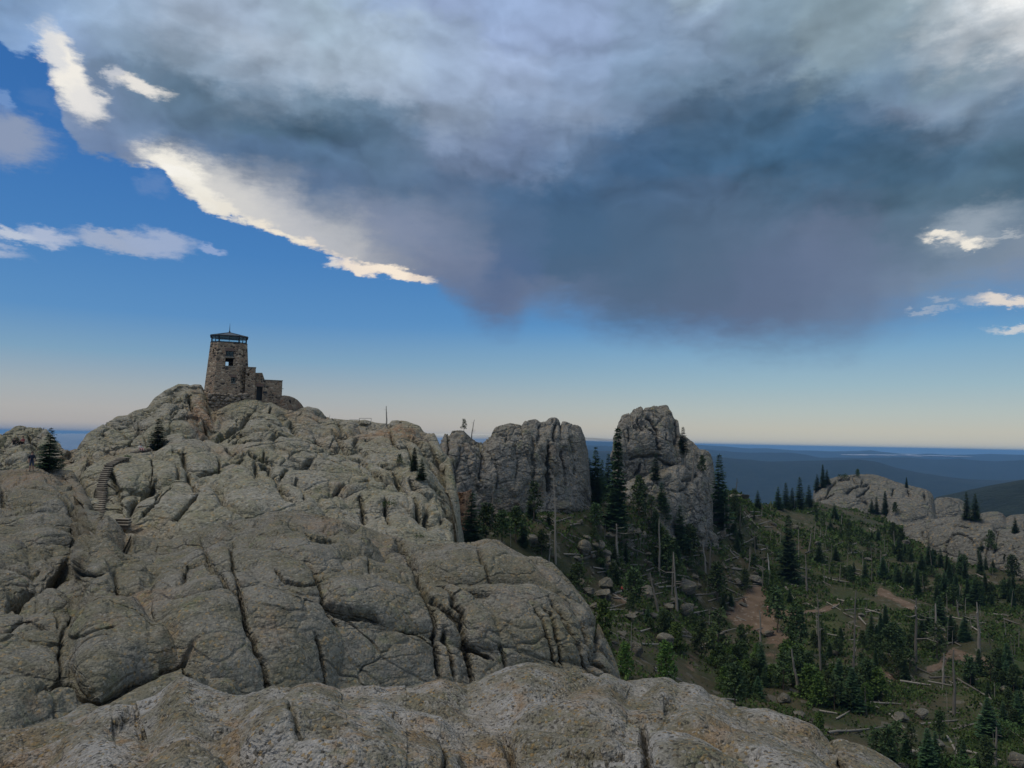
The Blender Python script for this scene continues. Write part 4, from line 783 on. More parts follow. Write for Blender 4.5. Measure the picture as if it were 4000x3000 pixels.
bp = T.new('ShaderNodeBump'); bp.inputs['Strength'].default_value = 0.7; bp.inputs['Distance'].default_value = 14.0
T.put(bp.inputs['Height'], T.math('ADD', f1, f3)); T.put(b.inputs['Normal'], bp.outputs[0])
hills = link('hills', mesh_np('hills', hv, grid_faces(nr_, na)), mat=m)
tag(hills, 'blue forested hills falling to the plains at the horizon', 'hills', kind='structure')

# low white fog lying between the far ridges at right
fb = bmesh.new(); rf_ = random.Random(9)
for k in range(15):
    u_ = 3340 + 390 * k / 14.0 + rf_.uniform(-30, 30); q_ = P(u_, 1778 + (u_ - 3330) * .012 + rf_.uniform(-2.5, 2.0), 12000.0 + rf_.uniform(-500, 500))
    g_ = bmesh.ops.create_icosphere(fb, subdivisions=3, radius=1.0, matrix=Matrix.Translation(q_) @ Matrix.Diagonal((rf_.uniform(70, 230), rf_.uniform(150, 300), rf_.uniform(4, 9), 1)))
fme = bpy.data.meshes.new('fog'); fb.to_mesh(fme); fb.free(); fme.polygons.foreach_set('use_smooth', np.ones(len(fme.polygons), bool))
fm_, fT, fB = new_mat('white_fog'); fB.inputs['Base Color'].default_value = (0.62, 0.62, 0.64, 1); fB.inputs['Roughness'].default_value = 1.0; fB.inputs['Specular IOR Level'].default_value = 0.0
fog = link('fog', fme, mat=fm_); tag(fog, 'thin white fog lying between the far ridges at right', 'fog', kind='stuff')

# the air: even, pale, bluish; makes the far country fade
hm = bpy.data.materials.new('haze'); hm.use_nodes = True; ht = hm.node_tree; ht.nodes.clear()
ho = ht.nodes.new('ShaderNodeOutputMaterial'); pv = ht.nodes.new('ShaderNodeVolumePrincipled')
pv.inputs['Color'].default_value = (0.24, 0.49, 0.84, 1); pv.inputs['Density'].default_value = 0.000076; pv.inputs['Anisotropy'].default_value = 0.0
ht.links.new(pv.outputs[0], ho.inputs['Volume'])
hx, hy0, hy1, hz0, hz1 = 71500.0, -900.0, 75500.0, -1300.0, 20.0
hvts = [(x, y, z) for z in (hz0, hz1) for (x, y) in ((-hx, hy0), (hx, hy0), (hx, hy1), (-hx, hy1))]
hme = bpy.data.meshes.new('haze'); hme.from_pydata(hvts, [], [(3, 2, 1, 0), (4, 5, 6, 7), (0, 1, 5, 4), (1, 2, 6, 5), (2, 3, 7, 6), (3, 0, 4, 7)])
haze = link('haze', hme, mat=hm); tag(haze, 'bluish haze over the far hills and plains', 'haze', kind='stuff')

# ------------------------------------------------------------------ simple mesh pieces
def box_bm(bm, x0, x1, y0, y1, z0, z1):
    vs = [bm.verts.new(p) for p in ((x0, y0, z0), (x1, y0, z0), (x1, y1, z0), (x0, y1, z0), (x0, y0, z1), (x1, y0, z1), (x1, y1, z1), (x0, y1, z1))]
    for f in ((3, 2, 1, 0), (4, 5, 6, 7), (0, 1, 5, 4), (1, 2, 6, 5), (2, 3, 7, 6), (3, 0, 4, 7)): bm.faces.new([vs[i] for i in f])
    return vs

def bar_bm(bm, a, b, r0, r1=None, n=8, bend=None, segs=1):
    """tapered round bar"""
    r1 = r0 if r1 is None else r1
    a, b = Vector(a), Vector(b); d = (b - a).normalized()
    s = d.orthogonal().normalized(); t = d.cross(s); rings = []
    for k in range(segs + 1):
        q = k / segs; c = a.lerp(b, q); r = r0 + (r1 - r0) * q
        if bend is not None: c = c + Vector(bend) * (4 * q * (1 - q))
        rings.append([bm.verts.new(c + (s * math.cos(2 * math.pi * i / n) + t * math.sin(2 * math.pi * i / n)) * r) for i in range(n)])
    for k in range(segs):
        for i in range(n): bm.faces.new((rings[k][i], rings[k][(i + 1) % n], rings[k + 1][(i + 1) % n], rings[k + 1][i]))
    bm.faces.new(rings[0][::-1]); bm.faces.new(rings[-1])
    return rings

def bm_mesh(bm, name, smooth=False):
    bmesh.ops.recalc_face_normals(bm, faces=bm.faces[:])
    me = bpy.data.meshes.new(name); bm.to_mesh(me); bm.free()
    if smooth: me.polygons.foreach_set('use_smooth', np.ones(len(me.polygons), bool))
    return me

def boolean(me, cutters, name):
    o = bpy.data.objects.new('cut_body', me); COL.objects.link(o); cs = []
    for c in cutters:
        bm = bmesh.new(); box_bm(bm, *c); co_ = bpy.data.objects.new('cutter', bm_mesh(bm, 'cutter')); COL.objects.link(co_); cs.append(co_)
        md = o.modifiers.new('b', 'BOOLEAN'); md.operation = 'DIFFERENCE'; md.solver = 'EXACT'; md.object = co_
    bpy.context.view_layer.update()
    out = bpy.data.meshes.new_from_object(o.evaluated_get(bpy.context.evaluated_depsgraph_get()))
    out.name = name
    for x in [o] + cs: bpy.data.objects.remove(x)
    return out

def plain_mat(name, c, rough=0.6, var=0.25, scale=6.0, metal=0.0):
    m, T, b = new_mat(name)
    co = T.new('ShaderNodeTexCoord').outputs['Object']
    n = T.noise(co, scale, 5, 0.65)
    T.put(b.inputs['Base Color'], T.mix(n, tuple(x * (1 - var) for x in c) + (1,), tuple(x * (1 + var) for x in c) + (1,)))
    b.inputs['Roughness'].default_value = rough; b.inputs['Metallic'].default_value = metal
    return m

def masonry_mat(name, size, flat, tint=(1, 1, 1)):
    m, T, b = new_mat(name)
    co = T.new('ShaderNodeTexCoord').outputs['Object']
    wv = T.vmath('ADD', T.mapping(co, scale=(1.0, 1.0, flat)), T.vmath('SCALE', T.noise(co, 1.6, 3, 0.5, color=True), scale=0.35))
    e = T.voronoi(wv, 1.0 / size, 'DISTANCE_TO_EDGE', rand=0.9); c = T.voronoi(wv, 1.0 / size, out='Color', rand=0.9)
    s = T.new('ShaderNodeSeparateColor'); T.put(s.inputs[0], c)
    st = T.ramp(s.outputs[0], [(0.0, (0.035, 0.032, 0.03)), (0.16, (0.07, 0.062, 0.054)), (0.28, (0.17, 0.145, 0.118)), (0.55, (0.235, 0.20, 0.158)), (0.75, (0.21, 0.15, 0.112)), (0.9, (0.30, 0.265, 0.21)), (1.0, (0.38, 0.34, 0.28))])
    n = T.noise(co, 5.0, 5, 0.65)
    st = T.mix(0.7, st, T.mix(n, (0.6, 0.6, 0.6, 1), (1.4, 1.4, 1.4, 1)), 'MULTIPLY')
    mort = T.mix(n, (0.23, 0.20, 0.16, 1), (0.33, 0.29, 0.235, 1))
    col = T.mix(T.step(e, 0.02, 0.09), mort, st)
    col = T.mix(1.0, col, (*tint, 1), 'MULTIPLY')
    T.put(b.inputs['Base Color'], col)
    bp = T.new('ShaderNodeBump'); bp.inputs['Strength'].default_value = 0.9; bp.inputs['Distance'].default_value = 0.08
    T.put(bp.inputs['Height'], T.math('MULTIPLY_ADD', n, 0.4, T.math('MULTIPLY_ADD', s.outputs[1], 0.5, T.step(e, 0.0, 0.2)))); T.put(b.inputs['Normal'], bp.outputs[0])
    return m

M['masonry'] = masonry_mat('tower_masonry', 0.42, 1.6, (1.2, 1.09, 0.97))
M['rubble'] = masonry_mat('rubble_masonry', 0.6, 1.3, (1.1, 1.0, 0.9))
M['dark_metal'] = plain_mat('dark_painted_steel', (0.022, 0.026, 0.03), 0.5)
M['roofing'] = plain_mat('roof_sheet', (0.055, 0.065, 0.075), 0.55)
M['lintel'] = plain_mat('lintel_stone', (0.17, 0.115, 0.09), 0.9)
M['coping'] = plain_mat('coping_stone', (0.23, 0.215, 0.18), 0.9)
m, T, b = new_mat('window_glass'); b.inputs['Roughness'].default_value = 0.03; b.inputs['Base Color'].default_value = (0.8, 0.88, 0.9, 1); b.inputs['Transmission Weight'].default_value = 1.0; b.inputs['IOR'].default_value = 1.35; b.inputs['Specular IOR Level'].default_value = 0.5
M['glass'] = m

# ------------------------------------------------------------------ the lookout tower
SX, SZ = 0.00996, 0.01063            # metres per pixel of the tower crop, across and up
TO = P(700 + .3014 * 612, 1200 + .3014 * 1200, 109.2)
ZB = float(TO[2])
tower_rz = math.atan2(-TO[0], TO[1])
tower = empty('lookout_tower', TO, 0.0); tower.rotation_euler.z = math.atan2(TO[1], TO[0]) - math.pi / 2
tag(tower, 'tapering stone fire lookout tower with glazed cabin and dark roof', 'lookout tower')
zt = lambda zy: (1200 - zy) * SZ                     # height above the tower's base
hw = lambda z: 3.06 - (3.06 - 2.44) * (z / zt(455))  # half width at a height
CH = 0.58
def octo(w, z): return [(-w * CH, -w, z), (w * CH, -w, z), (w, -w * CH, z), (w, w * CH, z), (w * CH, w, z), (-w * CH, w, z), (-w, w * CH, z), (-w, -w * CH, z)]
bm = bmesh.new(); rings = []
levels = [(-3.4, hw(-3.4)), (zt(775), hw(zt(775))), (zt(455), hw(zt(455)))]
outer = [[bm.verts.new(p) for p in octo(w, z)] for z, w in levels]; inner = [[bm.verts.new(p) for p in octo(w - 0.55, z)] for z, w in levels]
for k in range(2):
    for i in range(8):
        j = (i + 1) % 8
        bm.faces.new((outer[k][i], outer[k][j], outer[k + 1][j], outer[k + 1][i])); bm.faces.new((inner[k][j], inner[k][i], inner[k + 1][i], inner[k + 1][j]))
for i in range(8):
    j = (i + 1) % 8
    bm.faces.new((outer[2][i], outer[2][j], inner[2][j], inner[2][i])); bm.faces.new((outer[0][j], outer[0][i], inner[0][i], inner[0][j]))
cx = lambda zx, zy: (zx - (637 - (zy - 365) * 0.0393)) * SX
def opening(x0, x1, y0, y1): return (cx(x0, y0), cx(x1, y0), -4.2, -1.2, zt(y1), zt(y0))
cuts = [opening(592, 697, 568, 640), opening(586, 692, 662, 764), opening(664, 722, 914, 990),
        (cx(592, 600), cx(625, 600), 1.2, 4.2, zt(640), zt(590)), (cx(588, 700), cx(628, 700), 1.2, 4.2, zt(790), zt(670))]
wall_me = boolean(bm_mesh(bm, 'wall'), cuts, 'wall')
# two slit windows cut through the corner faces
o = bpy.data.objects.new('cut_body', wall_me); COL.objects.link(o); cc = []
for sgn, zx in ((-1, 441), (1, 836)):
    bm = bmesh.new(); box_bm(bm, -0.11, 0.11, -1.2, 1.2, zt(615), zt(545)); c = bpy.data.objects.new('cutter', bm_mesh(bm, 'cutter')); COL.objects.link(c)
    w = hw(zt(580)) * (1 + CH) / 2; c.location = (sgn * w, -w, 0); c.rotation_euler.z = sgn * math.pi / 4; cc.append(c)
    md = o.modifiers.new('b', 'BOOLEAN'); md.operation = 'DIFFERENCE'; md.solver = 'EXACT'; md.object = c
bpy.context.view_layer.update()
wall2 = bpy.data.meshes.new_from_object(o.evaluated_get(bpy.context.evaluated_depsgraph_get())); wall2.name = 'wall'
for x in [o] + cc: bpy.data.objects.remove(x)
wall2.materials.clear()
link('wall', wall2, tower, M['masonry'])
bm = bmesh.new(); bm.faces.new([bm.verts.new(p) for p in octo(hw(zt(640)) - 0.56, zt(648))]); bm.faces.new([bm.verts.new(p) for p in octo(hw(zt(460)) - 0.56, zt(470))])
link('floor_slab', bm_mesh(bm, 'floor_slab'), tower, M['dark_metal'])
def fy(zy): return -hw(zt(zy))
def framed(x0, x1, y0, y1, mull, label=None):
    yw = fy((y0 + y1) / 2) + 0.16; bm = bmesh.new(); t = 0.07; X0, X1, Z0, Z1 = cx(x0, y0), cx(x1, y0), zt(y1), zt(y0)
    box_bm(bm, X0, X0 + t, yw, yw + .08, Z0, Z1); box_bm(bm, X1 - t, X1, yw, yw + .08, Z0, Z1); box_bm(bm, X0 + t, X1 - t, yw, yw + .08, Z0, Z0 + t); box_bm(bm, X0 + t, X1 - t, yw, yw + .08, Z1 - t, Z1)
    if mull: box_bm(bm, (X0 + X1) / 2 - .04, (X0 + X1) / 2 + .04, yw, yw + .08, Z0 + t, Z1 - t)
    f = link('window', bm_mesh(bm, 'window'), tower, M['dark_metal'])
    bm = bmesh.new(); box_bm(bm, X0 + t, X1 - t, yw + .03, yw + .04, Z0 + t, Z1 - t); link('pane', bm_mesh(bm, 'pane'), f, M['glass'])
    if label: f['label'] = label
framed(592, 697, 568, 640, True, 'two pane window below the cabin'); framed(664, 722, 914, 990, True, 'small low window of the tower')
for (x0, x1, y0, y1) in ((582, 706, 530, 567), (655, 732, 880, 913)):
    bm = bmesh.new(); yy = fy((y0 + y1) / 2); box_bm(bm, cx(x0, y0), cx(x1, y0), yy - .06, yy + .2, zt(y1), zt(y0)); link('lintel', bm_mesh(bm, 'lintel'), tower, M['lintel'])
for (x0, x1, y0, y1) in ((580, 702, 642, 656), (578, 700, 765, 776), (655, 730, 991, 1000)):
    bm = bmesh.new(); yy = fy((y0 + y1) / 2); box_bm(bm, cx(x0, y0), cx(x1, y0), yy - .09, yy + .2, zt(y1), zt(y0)); link('sill', bm_mesh(bm, 'sill'), tower, M['coping'])
# cabin
ct = zt(455); wb = 2.30
bm = bmesh.new(); a = [bm.verts.new(p) for p in octo(2.47, ct + .004)]; b_ = [bm.verts.new(p) for p in octo(2.47, ct + .07)]; c_ = [bm.verts.new(p) for p in octo(2.05, ct + .07)]; d_ = [bm.verts.new(p) for p in octo(2.05, ct + .004)]
for i in range(8):
    j = (i + 1) % 8
    for q, r in ((a, b_), (b_, c_), (c_, d_), (d_, a)): bm.faces.new((q[i], q[j], r[j], r[i]))
link('sill_ring', bm_mesh(bm, 'sill_ring'), tower, M['dark_metal'])
zw0, zw1 = ct + .07, zt(368)
oc0, oc1 = octo(wb, zw0), octo(wb, zw1)
for i in range(8):
    j = (i + 1) % 8; p0, p1 = Vector(oc0[i]), Vector(oc0[j]); top = Vector((0, 0, zw1 - zw0)); u_ = (p1 - p0).normalized(); L = (p1 - p0).length
    bm = bmesh.new()
    bar_bm(bm, p0, p0 + top, .085, n=6)
    for q in (L * .5,): bar_bm(bm, p0 + u_ * q, p0 + u_ * q + top, .045, n=4)
    bar_bm(bm, p0 + Vector((0, 0, .04)), p1 + Vector((0, 0, .04)), .05, n=4); bar_bm(bm, p0 + top * .52, p1 + top * .52, .03, n=4)
    f = link('cabin_window', bm_mesh(bm, 'cabin_window'), tower, M['dark_metal'])
    nrm = Vector((u_.y, -u_.x, 0)); bm = bmesh.new(); q0, q1 = p0 + u_ * .09, p1 - u_ * .09
    vs = [bm.verts.new(v) for v in (q0, q1, q1 + top, q0 + top)]; bm.faces.new(vs); r_ = bmesh.ops.extrude_face_region(bm, geom=bm.faces[:])
    for v in r_['geom']:
        if isinstance(v, bmesh.types.BMVert): v.co += nrm * 0.012
    link('pane', bm_mesh(bm, 'pane'), f, M['glass'])
bm = bmesh.new(); e0 = [bm.verts.new(p) for p in octo(2.52, zw1)]; e1 = [bm.verts.new(p) for p in octo(2.56, zw1 + .11)]; e2 = [bm.verts.new(p) for p in octo(2.46, zw1 + .14)]; ap = bm.verts.new((0, 0, zt(293)))
for i in range(8):
    j = (i + 1) % 8; bm.faces.new((e0[i], e0[j], e1[j], e1[i])); bm.faces.new((e1[i], e1[j], e2[j], e2[i])); bm.faces.new((e2[i], e2[j], ap))
bm.faces.new(e0[::-1])
M['ceiling'] = plain_mat('pale_ceiling', (0.42, 0.48, 0.50), 0.8)
bm2 = bmesh.new(); bm2.faces.new([bm2.verts.new(p) for p in octo(2.26, zw1 - .015)][::-1]); link('ceiling', bm_mesh(bm2, 'ceiling'), tower, M['ceiling'])
rf = link('roof', bm_mesh(bm, 'roof'), tower, M['roofing'])
bm = bmesh.new()
for i in range(8):
    p = Vector(octo(2.47, zw1 + .155)[i]); bar_bm(bm, p, (0, 0, zt(293) + .02), .035, .03, n=4)
link('ridge_cap', bm_mesh(bm, 'ridge_cap'), rf, M['dark_metal'])
bm = bmesh.new(); bar_bm(bm, (0, 0, zt(300)), (0, 0, zt(270)), .16, .06, n=8); bar_bm(bm, (0, 0, zt(270)), (0, 0, zt(168)), .055, .012, n=6)
link('spire', bm_mesh(bm, 'spire'), rf, M['dark_metal'])
# lower wing, stair parapet and entrance block
def block(name, x0, x1, ytop, ybot, d0, d1, mat, cuts=()):
    bm = bmesh.new(); box_bm(bm, x0, x1, d0, d1, zt(ybot), zt(ytop)); me = bm_mesh(bm, name)
    if cuts: me = boolean(me, cuts, name); me.materials.clear()
    return link(name, me, tower, mat)
xw0, xw1 = cx(850, 1000), cx(985, 900)
block('side_wing', xw0, xw1, 775, 1420, -hw(0) + .03, 1.6, M['masonry'], [(cx(880, 870), cx(905, 870), -4, -2.2, zt(888), zt(852))])
bm = bmesh.new(); box_bm(bm, xw0 - .05, xw1 + .06, -hw(0) - .03, 1.66, zt(775) + .003, zt(768)); link('wing_coping', bm_mesh(bm, 'wing_coping'), tower, M['coping'])
xe0, xe1 = xw1, cx(1350, 1000)
dx0, dx1 = cx(1000, 1100), cx(1080, 1100)
block('entrance_block', xe0 + .003, xe1, 932, 1460, -hw(0) + .25, 2.4, M['masonry'], [(dx0, dx1, -4.5, 0.6, zt(1206), zt(1020))])
bm = bmesh.new(); box_bm(bm, xe0 + .9, xe1 + .06, -hw(0) + .19, 2.46, zt(932) + .003, zt(925)); link('parapet_coping', bm_mesh(bm, 'parapet_coping'), tower, M['coping'])
bm = bmesh.new()
prof = [(cx(987, 830), zt(830)), (cx(1083, 826), zt(826)), (cx(1120, 922), zt(925)), (cx(987, 922), zt(925))]
f0 = [bm.verts.new((x, -1.4, z)) for x, z in prof]; f1 = [bm.verts.new((x, 0.6, z)) for x, z in prof]
bm.faces.new(f0); bm.faces.new(f1[::-1])
for i in range(4): bm.faces.new((f0[i], f0[(i + 1) % 4], f1[(i + 1) % 4], f1[i]))
link('stair_parapet', bm_mesh(bm, 'stair_parapet'), tower, M['masonry'])
bm = bmesh.new(); yy = -hw(0) + .25; box_bm(bm, dx0 - .1, dx1 + .12, yy - .05, yy + .3, zt(1018), zt(982)); link('door_lintel', bm_mesh(bm, 'door_lintel'), tower, M['lintel'])
bm = bmesh.new(); box_bm(bm, dx1 + .08, dx1 + .62, yy - .12, yy + .1, zt(1108), zt(1082)); link('door_bracket', bm_mesh(bm, 'door_bracket'), tower, M['dark_metal'])
bm = bmesh.new(); box_bm(bm, dx0 + .003, dx1 - .003, yy + .7, yy + .76, zt(1206), zt(1021)); dr = link('door', bm_mesh(bm, 'door'), tower, M['dark_metal'])
bm = bmesh.new(); bar_bm(bm, (xe1 - .1, -1.5, zt(1032)), (xe1 + .28, -1.5, zt(1030)), .035); link('drain_spout', bm_mesh(bm, 'drain_spout'), tower, M['dark_metal'])
# boulder footing under the front wall
bm = bmesh.new(); rs = random.Random(5)
for row in range(6):
    zy = 1150 + row * 38
    x = 356.0
    while x < 850:
        r = rs.uniform(15, 44); lim = 1180 - (x - 350) * 0 if row == 0 else 1360 - (x - 350) * 0.40
        if zy < lim + 10:
            mtx = Matrix.Translation((cx(x + r, zy), -hw(0) + .12, zt(zy + rs.uniform(-16, 16)))) @ Matrix.Rotation(rs.uniform(-.3, .3), 4, 'Y') @ Matrix.Diagonal((r * SX * 1.12, .42, r * SZ * rs.uniform(.6, .8), 1))
            g = bmesh.ops.create_icosphere(bm, subdivisions=2, radius=1.0, matrix=mtx)
            for v in g['verts']: v.co += Vector((rs.uniform(-.03, .03), rs.uniform(-.03, .03), rs.uniform(-.03, .03)))
        x += r * 1.85
M['footing'] = rock_mat('footing_stone', 0.12, olive=(0.27, 0.22, 0.17), grey=(0.34, 0.285, 0.23), rust=(0.22, 0.13, 0.085), rustiness=0.5)
link('footing', bm_mesh(bm, 'footing', True), tower, M['footing'])

# curved retaining wall right of the entrance
rw = [(1098, 1546, 107.4), (1112, 1545, 107.6), (1128, 1549, 107.9), (1140, 1554, 108.4), (1152, 1562, 109.2), (1166, 1576, 110.6), (1176, 1590, 112.0)]
bm = bmesh.new(); prev = None
for (u, v, y) in rw:
    pt = P(u, v, y); q = [bm.verts.new((pt[0] + dx, pt[1] + dy, pt[2] + dz)) for dx, dy, dz in ((0, -.3, -4), (0, -.3, 0), (.3, .3, 0), (.3, .3, -4))]
    if prev:
        for i in range(4): bm.faces.new((prev[i], q[i], q[(i + 1) % 4], prev[(i + 1) % 4]))
    else: bm.faces.new(q)
    prev = q
bm.faces.new(prev[::-1])
o = link('retaining_wall', bm_mesh(bm, 'retaining_wall'), None, M['rubble']); tag(o, 'low curved rubble wall stepping down right of the tower entrance', 'stone wall')

# small orange brown dam wall wedged between the hill and the grey rock wall
bm = bmesh.new(); prev = None
for k in range(13):
    q = k / 12.0; u = 1776 + 66 * q; v = 1918 - 10 * math.sin(q * math.pi) * -1 - 8 * q; y = 121 - 2.4 * math.sin(q * math.pi)
    pt = P(u, v, y)
    ringv = [bm.verts.new((pt[0], pt[1] + dy, pt[2] + dz)) for dy, dz in ((-.2, -7), (-.2, -.25), (-.32, -.25), (-.32, 0), (.4, 0), (.4, -7))]
    if prev:
        for i in range(6): bm.faces.new((prev[i], ringv[i], ringv[(i + 1) % 6], prev[(i + 1) % 6]))
    else: bm.faces.new(ringv)
    prev = ringv
bm.faces.new(prev[::-1])
M['dam'] = masonry_mat('dam_masonry', 0.5, 1.3, (1.5, 1.0, 0.72))
o = link('dam_wall', bm_mesh(bm, 'dam_wall'), None, M['dam']); tag(o, 'small curved reddish masonry wall in the gap left of the grey rock wall', 'stone wall')

# ------------------------------------------------------------------ stairs
M['tread'] = plain_mat('weathered_step', (0.23, 0.20, 0.16), 0.9, 0.3, 4.0)
M['riser'] = plain_mat('dark_riser', (0.11, 0.088, 0.068), 0.95, 0.3, 4.0)
def flight(pts, n, width, label, cat='stairs', key='C', lift=0.10):
    base = on(key, *pts[0]); root = empty('staircase', base); tag(root, label, cat)
    L = np.cumsum([0] + [math.hypot(pts[i + 1][0] - pts[i][0], pts[i + 1][1] - pts[i][1]) for i in range(len(pts) - 1)])
    pos = []
    for k in range(n):
        s = L[-1] * k / (n - 1); u = np.interp(s, L, [p[0] for p in pts]); v = np.interp(s, L, [p[1] for p in pts]); pos.append((u, v))
    yy = np.array([on(key, *p)[1] for p in pos]); yy = np.convolve(np.pad(yy, 4, mode='edge'), np.ones(9) / 9, 'same')[4:-4] - 0.5
    rs = random.Random(n)
    for k, (u, v) in enumerate(pos):
        c = P(u, v, yy[k]) - base; w = width * rs.uniform(.92, 1.06)
        bm = bmesh.new(); vs = box_bm(bm, -w / 2, w / 2, -.22, .40, -.10, .0)
        for q in vs: q.co += Vector((rs.uniform(-.03, .03), rs.uniform(-.03, .03), rs.uniform(-.02, .02)))
        bmesh.ops.bevel(bm, geom=bm.edges[:], offset=.02, segments=1, affect='EDGES')
        st = link('step', bm_mesh(bm, 'step'), root, M['tread']); st.location = Vector(c) + Vector((rs.uniform(-.03, .03), 0, 0)); st.rotation_euler.z = rs.uniform(-.05, .05)
        bm = bmesh.new(); box_bm(bm, -w / 2 + .04, w / 2 - .04, -.16, .40, -.42, -.101); link('riser', bm_mesh(bm, 'riser'), st, M['riser'])
    return root
flight([(388, 2012), (386, 1985), (392, 1930), (400, 1880), (408, 1850), (420, 1825)], 24, 0.72, 'steep flight of wooden steps climbing the gully between the slabs')
flight([(428, 1814), (445, 1804), (465, 1795), (482, 1786)], 7, 0.85, 'short run of broad shallow steps above the steep gully flight')
flight([(530, 1764), (548, 1758), (570, 1752)], 4, 0.9, 'few low steps just left of the small spruce under the tower')
flight([(484, 2046), (482, 2034), (480, 2026)], 3, 0.95, 'three log steps at the end of the overhanging boulder', lift=0.3)

# ------------------------------------------------------------------ pipe railing on the ridge
rp = [P(1362, 1640, 117.0), P(1403, 1640, 117.0), P(1404, 1634, 117.0), P(1450, 1634, 117.2)]
root = empty('railing', rp[1]); tag(root, 'thin grey pipe railing on the ridge right of the tower', 'railing')
for (u, v, y) in ((1364, 1641, 117), (1404, 1634, 117), (1450, 1634, 117.2)):
    bm = bmesh.new(); p = Vector(P(u, v, y) - rp[1]); bar_bm(bm, p, p - Vector((0, 0, 1.3)), .03); link('post', bm_mesh(bm, 'post'), root, M['dark_metal'])
for a, b_ in (((1364, 1640), (1404, 1640)), ((1364, 1648), (1404, 1648)), ((1404, 1634), (1450, 1634))):
    bm = bmesh.new(); bar_bm(bm, P(*a, 117.0) - rp[1], P(*b_, 117.1) - rp[1], .028); link('rail', bm_mesh(bm, 'rail'), root, M['dark_metal'])

# ------------------------------------------------------------------ people
def cloth(name, c): return plain_mat(name, c, 0.85, 0.2, 9.0)
SKIN = cloth('skin', (0.36, 0.21, 0.15))
J_STAND = dict(pelvis=((0, 0, .95), .155), chest=((0, .01, 1.30), .165), neck=((0, 0, 1.47), .06), head=((0, -.02, 1.58), .085), crown=((0, -.01, 1.68), .085),
               shl=((-.19, .01, 1.38), .07), ell=((-.25, .03, 1.10), .05), wrl=((-.23, -.04, .86), .038), hal=((-.22, -.07, .77), .034), shr=((.19, .01, 1.38), .07), elr=((.26, .02, 1.10), .05), wrr=((.23, -.06, .87), .038), har=((.22, -.09, .78), .034),
               hil=((-.10, 0, .90), .10), knl=((-.11, -.02, .50), .07), anl=((-.12, .02, .10), .045), tol=((-.13, -.14, .04), .04), hir=((.10, 0, .90), .10), knr=((.12, -.03, .50), .07), anr=((.14, .02, .10), .045), tor=((.16, -.14, .04), .04))
J_SIT = dict(J_STAND); J_SIT.update(pelvis=((0, 0, .14), .16), chest=((0, .08, .48), .165), neck=((0, .06, .65), .06), head=((0, .03, .76), .085), crown=((0, .04, .86), .085), shl=((-.19, .09, .56), .07), ell=((-.25, -.05, .34), .05), wrl=((-.17, -.26, .36), .038), hal=((-.14, -.34, .38), .034),
               shr=((.19, .09, .56), .07), elr=((.25, -.05, .34), .05), wrr=((.17, -.26, .36), .038), har=((.14, -.34, .38), .034), hil=((-.10, -.04, .13), .10), knl=((-.14, -.42, .36), .07), anl=((-.13, -.62, .02), .045), tol=((-.13, -.76, -.02), .04), hir=((.10, -.04, .13), .10), knr=((.14, -.42, .36), .07), anr=((.13, -.62, .02), .045), tor=((.13, -.76, -.02), .04))
J_WALK = dict(J_STAND); J_WALK.update(knl=((-.10, -.16, .52), .07), anl=((-.10, -.12, .12), .045), tol=((-.10, -.28, .06), .04), knr=((.10, .02, .50), .07), anr=((.10, .26, .14), .045), tor=((.10, .14, .05), .04), wrl=((-.22, .08, .88), .038), hal=((-.21, .11, .79), .034), wrr=((.22, -.22, .93), .038), har=((.21, -.30, .88), .034))
BONES = [('pelvis', 'chest', 0), ('chest', 'neck', 0), ('neck', 'head', 2), ('head', 'crown', 2), ('chest', 'shl', 0), ('shl', 'ell', 0), ('ell', 'wrl', 2), ('wrl', 'hal', 2), ('chest', 'shr', 0), ('shr', 'elr', 0), ('elr', 'wrr', 2), ('wrr', 'har', 2),
         ('pelvis', 'hil', 1), ('hil', 'knl', 1), ('knl', 'anl', 3), ('anl', 'tol', 4), ('pelvis', 'hir', 1), ('hir', 'knr', 1), ('knr', 'anr', 3), ('anr', 'tor', 4)]
